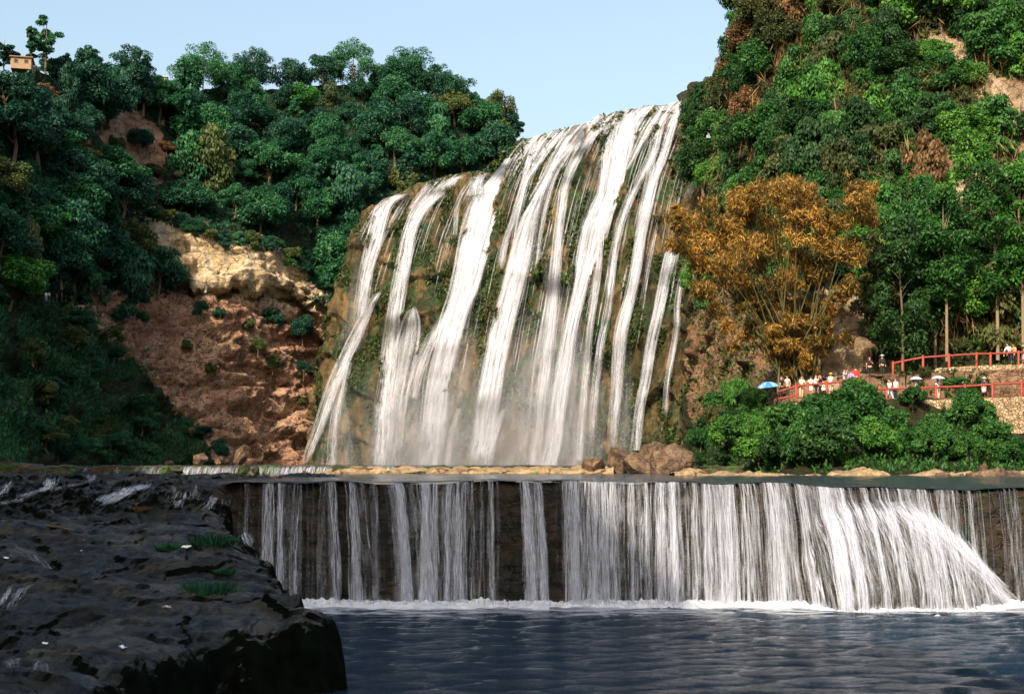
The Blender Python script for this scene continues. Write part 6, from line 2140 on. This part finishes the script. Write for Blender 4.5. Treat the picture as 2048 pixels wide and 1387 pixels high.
    for s in (-1, 1):
        an, to = limbs_[s][6:8]
        mb.tube([Vector(V[an]) + Vector((0, .03, -.05)), Vector(V[an]) + Vector((0, -.02, -.04)), Vector(V[to]) + Vector((0, 0, 0.01)), Vector(V[to]) + Vector((0, -.05, .0))], [.045, .052, .045, .025], 8)
    mb.obj('shoes', cloth((0.03, 0.025, 0.025)), root, True)
    # hair / hat
    def cap(name, mat, r, zlo, off, flat=1.0, brim=0.0):
        bm = bmesh.new()
        bmesh.ops.create_uvsphere(bm, u_segments=14, v_segments=10, radius=1.0)
        kill = [v_ for v_ in bm.verts if v_.co.z < zlo and not (v_.co.y > .25 and v_.co.z > zlo - .55)]
        bmesh.ops.delete(bm, geom=kill, context='VERTS')
        bmesh.ops.solidify(bm, geom=bm.faces[:], thickness=0.06)
        for v_ in bm.verts: v_.co = Vector((v_.co.x * r * .92, v_.co.y * r * 1.08, v_.co.z * r * flat)) + off
        if brim:
            c = bmesh.ops.create_cone(bm, cap_ends=True, segments=18, radius1=brim, radius2=brim * .93, depth=.02)
            for v_ in c['verts']: v_.co += off + Vector((0, -.01, r * .18))
        m_ = bpy.data.meshes.new(name); bm.to_mesh(m_); bm.free(); m_.materials.append(mat)
        for p_ in m_.polygons: p_.use_smooth = True
        return link(name, m_, root)
    if hair: cap('hair', HAIRM, .108, .12, hd + Vector((0, .012, .02)))
    if hat: cap('hat', cloth(hat), .122, .3, hd + Vector((0, .005, .03)), .9, .19)
    return root


def hand_bag(label, px, py, D, col_, s=0.3):
    o = empty('bag', P(px, py, D))
    tag(o, label, 'bag')
    mb = MB(); mb.box((0, 0, 0), (s, s * .45, s * 1.1), 0, s * .12)
    mb.obj('pouch', cloth(col_), o, True)
    mb = MB(); mb.tube([(-s * .35, 0, s * .5), (-s * .28, 0, s * 1.0), (0, 0, s * 1.2), (s * .28, 0, s * 1.0), (s * .35, 0, s * .5)], .015, 6)
    mb.obj('strap', cloth(col_), o, True)
    return o


def umbrella(label, px, py, D, wpx, c1, c2, tilt=(0, 0), shaft=.85, name='parasol'):
    """px, py: centre of the rim line"""
    r = wpx * .5 / F * D
    root = empty(name, P(px, py, D))
    root.rotation_euler = (tilt[0], tilt[1], 0.3)
    tag(root, label, 'umbrella')
    ns, nr_ = 48, 9
    G = []
    for i in range(nr_):
        f = i / (nr_ - 1)
        for k in range(ns):
            a = 2 * math.pi * k / ns
            rib = abs(math.cos(a * 4)) ** .6
            rr = r * f * (1 - .05 * (1 - rib) * f)
            z = r * .42 * (1 - f ** 2.1) - .05 * r * (1 - rib) * f * 0.5
            G.append((rr * math.cos(a), rr * math.sin(a), z))
    f_ = []
    for i in range(nr_ - 1):
        for k in range(ns):
            f_.append((i * ns + k, i * ns + (k + 1) % ns, (i + 1) * ns + (k + 1) % ns, (i + 1) * ns + k))
    n0 = len(G)
    G2 = G + [(x, y, z - .008) for x, y, z in G]
    f2 = f_ + [(d + n0, c + n0, b + n0, a + n0) for a, b, c, d in f_]
    m, t, out = newmat('parasol cloth')
    N = NT(t)
    sp = N.n('ShaderNodeSeparateXYZ', ins={0: N.n('ShaderNodeTexCoord').outputs['Object']})
    an = N.math('ARCTAN2', sp.outputs[1], sp.outputs[0])
    k_ = N.math('GREATER_THAN', N.math('SINE', N.math('MULTIPLY', an, 4.0)), 0.0)
    col = N.mix(N.math('MULTIPLY', k_, N.maprange(N.noise(N.coord('Object'), 3.0, 3), .35, .6)), c1, c2)
    d = N.n('ShaderNodeBsdfPrincipled', ins={'Base Color': col, 'Roughness': .6})
    tr = N.n('ShaderNodeBsdfTranslucent', ins={'Color': col})
    mx = N.n('ShaderNodeMixShader', ins={0: .25, 1: d.outputs[0], 2: tr.outputs[0]})
    t.links.new(mx.outputs[0], out.inputs[0])
    link('canopy', fastmesh('canopy', G2, f2, [m], True), root)
    mb = MB(); mb.tube([(0, 0, r * .42 + .06), (0, 0, 0), (0, 0, -shaft)], [.012, .012, .012], 6)
    mb.tube([(0, 0, -shaft), (0, 0, -shaft - .06), (.04, 0, -shaft - .1), (.07, 0, -shaft - .06)], [.016] * 4, 6)
    mb.obj('shaft', cloth((.08, .08, .09)), root, True)
    for k in range(8):
        a = 2 * math.pi * (k + .5) / 8
        mb = MB(); mb.tube([(0, 0, r * .40), (r * .5 * math.cos(a), r * .5 * math.sin(a), r * .31), (r * .97 * math.cos(a), r * .97 * math.sin(a), 0.005)], .006, 4)
        mb.obj('rib', cloth((.3, .3, .32)), root)
    return root


GP = 'walkers on the footpaths right of the falls'
W_, CR, KH = (0.80, 0.78, 0.74), (0.72, 0.64, 0.50), (0.52, 0.38, 0.22)
person('person in cream shirt and khaki trousers leaning at the red railing', 1603, 797, 103.9, 'rail', 25, CR, KH, 1.68, group=GP)
person('person in black clothes half hidden under the big blue parasol', 1563, 797, 104.0, 'hold', 40, (0.015, 0.013, 0.016), (0.02, 0.02, 0.025), 1.66, group=GP)
person('person with light sleeve and black vest beside the bamboo stems', 1575, 795, 104.6, 'stand', -40, (0.35, 0.33, 0.30), (0.03, 0.03, 0.03), 1.66, group=GP)
person('person in white shirt and dark trousers looking down, second from the blue parasol', 1632, 794, 103.8, 'photo', 70, W_, (0.02, 0.02, 0.03), 1.66, group=GP)
person('person in white top and pale skirt behind the second railing post', 1622, 795, 104.4, 'stand', 150, (0.62, 0.55, 0.48), (0.70, 0.66, 0.60), 1.6, skirt=True, group=GP)
person('person in dark clothes behind the railing carrying a white bag', 1642, 793, 104.0, 'stand', -60, (0.02, 0.018, 0.03), (0.02, 0.02, 0.03), 1.6, group=GP)
hand_bag('white bag held by the person in dark clothes at the railing', 1648, 779, 103.75, (0.78, 0.72, 0.70), .32)
person('person in white shirt wearing a yellow hat', 1662, 791, 103.9, 'stand', 30, W_, (0.45, 0.36, 0.28), 1.66, hat=(0.75, 0.42, 0.03), group=GP)
person('person in grey blue shirt taking a photo with raised arms', 1689, 782, 105.4, 'photo', 60, (0.28, 0.33, 0.42), (0.25, 0.26, 0.28), 1.66, group=GP)
person('person in purple and white top next to the photographer', 1703, 783, 105.3, 'hold', -20, (0.30, 0.20, 0.50), (0.30, 0.28, 0.30), 1.6, group=GP)
person('person all in red at the top of the steps', 1712, 777, 106.1, 'stand', 170, (0.62, 0.035, 0.03), (0.45, 0.03, 0.03), 1.64, long_sleeve=True, group=GP)
person('person in black shirt with bare arms standing in the shade of the rock', 1740, 756, 108.8, 'hold', -10, (0.012, 0.012, 0.012), (0.015, 0.015, 0.018), 1.68, group=GP)
person('person in dark clothes with a white cap in the shaded gully', 1765, 752, 110.2, 'stand', 10, (0.02, 0.025, 0.02), (0.02, 0.02, 0.02), 1.66, hat=(0.75, 0.75, 0.85), group=GP, long_sleeve=True)
person('person in cream shirt and pale blue jeans walking in front of another', 1780, 803, 103.7, 'walk', -70, (0.74, 0.66, 0.54), (0.38, 0.50, 0.62), 1.66, group=GP)
person('person in light blue shirt and dark trousers beside the one in jeans', 1792, 801, 104.3, 'stand', -60, (0.55, 0.62, 0.78), (0.02, 0.02, 0.03), 1.66, group=GP)
person('person in teal top and white trousers striding under a pale blue parasol', 1833, 801, 103.9, 'walk', 80, (0.12, 0.34, 0.36), (0.80, 0.72, 0.62), 1.62, group=GP)
umbrella('pale blue parasol over the person in white trousers', 1832, 758, 103.75, 25, (0.45, 0.70, 0.82), (0.62, 0.80, 0.86))
person('person in white top behind a railing post under a lilac parasol', 1876, 800, 103.9, 'hold', 30, (0.66, 0.74, 0.80), (0.62, 0.52, 0.38), 1.6, group=GP)
umbrella('pale lilac parasol right of the pale blue one', 1876, 757, 103.75, 28, (0.62, 0.64, 0.84), (0.78, 0.78, 0.88))
person('person in dark clothes with a small white hat near the right end of the path', 1970, 797, 104.0, 'hold', -15, (0.03, 0.025, 0.03), (0.03, 0.025, 0.03), 1.55, hat=(0.75, 0.74, 0.72), group=GP)
hand_bag('pink bag carried by the person in dark clothes', 1968, 781, 103.7, (0.72, 0.42, 0.46), .3)
person('person in white shirt stooping over on the upper path', 2021, 729, 109.2, 'stoop', -60, (0.78, 0.77, 0.80), (0.02, 0.02, 0.03), 1.7, group=GP)
person('person in tan top beside the stooping one on the upper path', 2030, 728, 109.6, 'stoop', -40, (0.55, 0.26, 0.14), (0.03, 0.03, 0.03), 1.6, group=GP)
person('person in dark top cut off by the right edge on the upper path', 2047, 727, 109.2, 'stand', 90, (0.04, 0.03, 0.03), (0.4, 0.32, 0.25), 1.6, group=GP)
umbrella('large bright blue parasol sticking out of the shrubs', 1536, 772, 103.8, 44, (0.03, 0.20, 0.52), (0.30, 0.52, 0.72), (0.1, -0.15))
umbrella('dark red parasol in the shadow of the bamboo', 1641, 757, 105.4, 26, (0.10, 0.015, 0.018), (0.06, 0.012, 0.014), (-0.1, 0.2))
# visitors on the far path under the left wood
GV = 'tiny visitors on the far left path'
for i, (px, shirt, lg, lab, hat) in enumerate([(97, (0.8, 0.8, 0.8), (0.4, 0.35, 0.3), 'tiny visitor in white, first on the far shaded path', None), (103, (0.75, 0.68, 0.6), (0.2, 0.2, 0.22), 'tiny visitor in beige next to the first on the far path', None),
                                              (118, (0.6, 0.25, 0.3), (0.1, 0.1, 0.12), 'tiny visitor in pink standing alone on the far path', None), (128, (0.3, 0.45, 0.7), (0.1, 0.1, 0.14), 'tiny visitor in blue on the far path', None),
                                              (136, (0.75, 0.75, 0.72), (0.1, 0.1, 0.1), 'tiny visitor in pale top behind the one in blue', (0.8, 0.8, 0.8)), (146, (0.5, 0.55, 0.65), (0.08, 0.08, 0.1), 'tiny visitor in grey blue at the right end of the far group', None)]):
    h = hit(LB, px, 606)
    p = h[0] + Vector((0, -1.2, 0))
    qx, qy = PX(p)
    person(lab, qx, qy, p.y, 'stand', 40 + i * 30, shirt, lg, 1.66, hat, group=GV)
h = hit(LB, 410, 590)
q_ = PX(h[0] + Vector((0.3, -1.0, 0.2)))
person('lone tiny visitor in white under the rock overhang of the pale cliff', q_[0], q_[1], h[0].y - 1.0, 'stand', 0, (0.8, 0.8, 0.8), (0.5, 0.45, 0.4), 1.66)

# ------------------------------------------------------------------ small buildings on the left skyline
def hut(label, px, py, D, wpx, hpx, wallc, roofc, depth=4.0, nwin=2, roof_over=.5):
    wd, ht = wpx / F * D, hpx / F * D
    root = empty('house', P(px, py, D), 0.25)
    tag(root, label, 'house')
    mb = MB(); mb.box((0, depth / 2, ht / 2 - .3), (wd, depth, ht + .6), 0, .04)
    mb.obj('wall', flat_mat('plaster', wallc, .9, .25, 1.5), root)
    mb = MB(); mb.box((0, depth / 2, ht + .12), (wd + roof_over, depth + roof_over, .22), 0, .05)
    rf = mb.obj('roof', flat_mat('roof', roofc, .8, .3, 2), root)
    for k in range(nwin):
        x = (k + .5) / nwin * wd - wd / 2
        mb = MB()
        ww, hh_ = wd / nwin * .4, ht * .42
        for sx_, sz_, cx_, cz_ in ((ww, .06, x, ht * .55 + hh_ / 2 + .03), (ww, .06, x, ht * .55 - hh_ / 2 - .03), (.06, hh_, x - ww / 2 + .03, ht * .55), (.06, hh_, x + ww / 2 - .03, ht * .55)):
            mb.box((cx_, -.02, cz_), (sx_, .07, sz_))
        fr = mb.obj('window', flat_mat('frame', (.2, .13, .08)), root)
        mb = MB(); mb.box((x, -.01, ht * .55), (ww - .1, .03, hh_ - .02))
        mb.obj('pane', flat_mat('glass', (.02, .025, .03), .1, .1), fr)
    return root


hut('small tan house on the skyline below the tall airy tree', 42, 130, 218, 40, 15, (0.26, 0.17, 0.10), (0.17, 0.115, 0.07))
hut('pale flat-roofed shelter in the gap between the skyline trees', 322, 163, 285, 24, 9, (0.50, 0.40, 0.33), (0.42, 0.34, 0.30), 3.0, 1)

# ------------------------------------------------------------------ scraps lying on the rock shelf
for i, (px, py, s, c, lab) in enumerate([(373, 1096, .22, (.78, .80, .66), 'crumpled pale scrap between the weed and the grass tuft'), (12, 1117, .13, (.85, .85, .85), 'white paper scrap on the brown rock at the left edge'), (333, 1216, .17, (.8, .84, .9), 'white scrap on the lip of the shelf'),
                                         (163, 1102, .06, (.85, .85, .85), 'tiny white scrap in the middle of the shelf'), (168, 1081, .08, (.6, .18, .05), 'small orange scrap on the shelf'), (342, 1068, .12, (.02, .02, .03), 'dark can-like scrap near the weir edge of the shelf'),
                                         (90, 1288, .09, (.8, .8, .78), 'pale scrap low on the left of the shelf'), (245, 1296, .14, (.7, .76, .85), 'bluish scrap near the dark front face of the shelf')]):
    h = hit(SB, px, py)
    if h is None: continue
    bm = bmesh.new()
    bmesh.ops.create_grid(bm, x_segments=6, y_segments=5, size=.5)
    for v_ in bm.verts:
        v_.co = Vector((v_.co.x * s * 1.5, v_.co.y * s, s * .35 * noise.noise(v_.co * 5 + Vector((i * 3, 0, 0))) + s * .18))
    bmesh.ops.solidify(bm, geom=bm.faces[:], thickness=s * .06)
    me = bpy.data.meshes.new('scrap'); bm.to_mesh(me); bm.free(); me.materials.append(flat_mat('scrap', c, .6, .1))
    o = link('scrap', me); o.location = h[0] + Vector((0, 0, .02)); o.rotation_euler = (0.25, 0.1, i * 1.1)
    tag(o, lab, 'litter', 'scraps on the rock shelf')
# a stick lying on the shelf
h0, h1 = hit(SB, 92, 1053), hit(SB, 150, 1064)
if h0 and h1:
    mb = MB(); mb.tube([h0[0] + Vector((0, 0, .05)), h0[0].lerp(h1[0], .5) + Vector((0, .05, .08)), h1[0] + Vector((0, 0, .05))], [.05, .045, .03], 7)
    tag(mb.obj('driftwood', M['bark'], None, True), 'thin stick lying across the left of the rock shelf', 'stick')
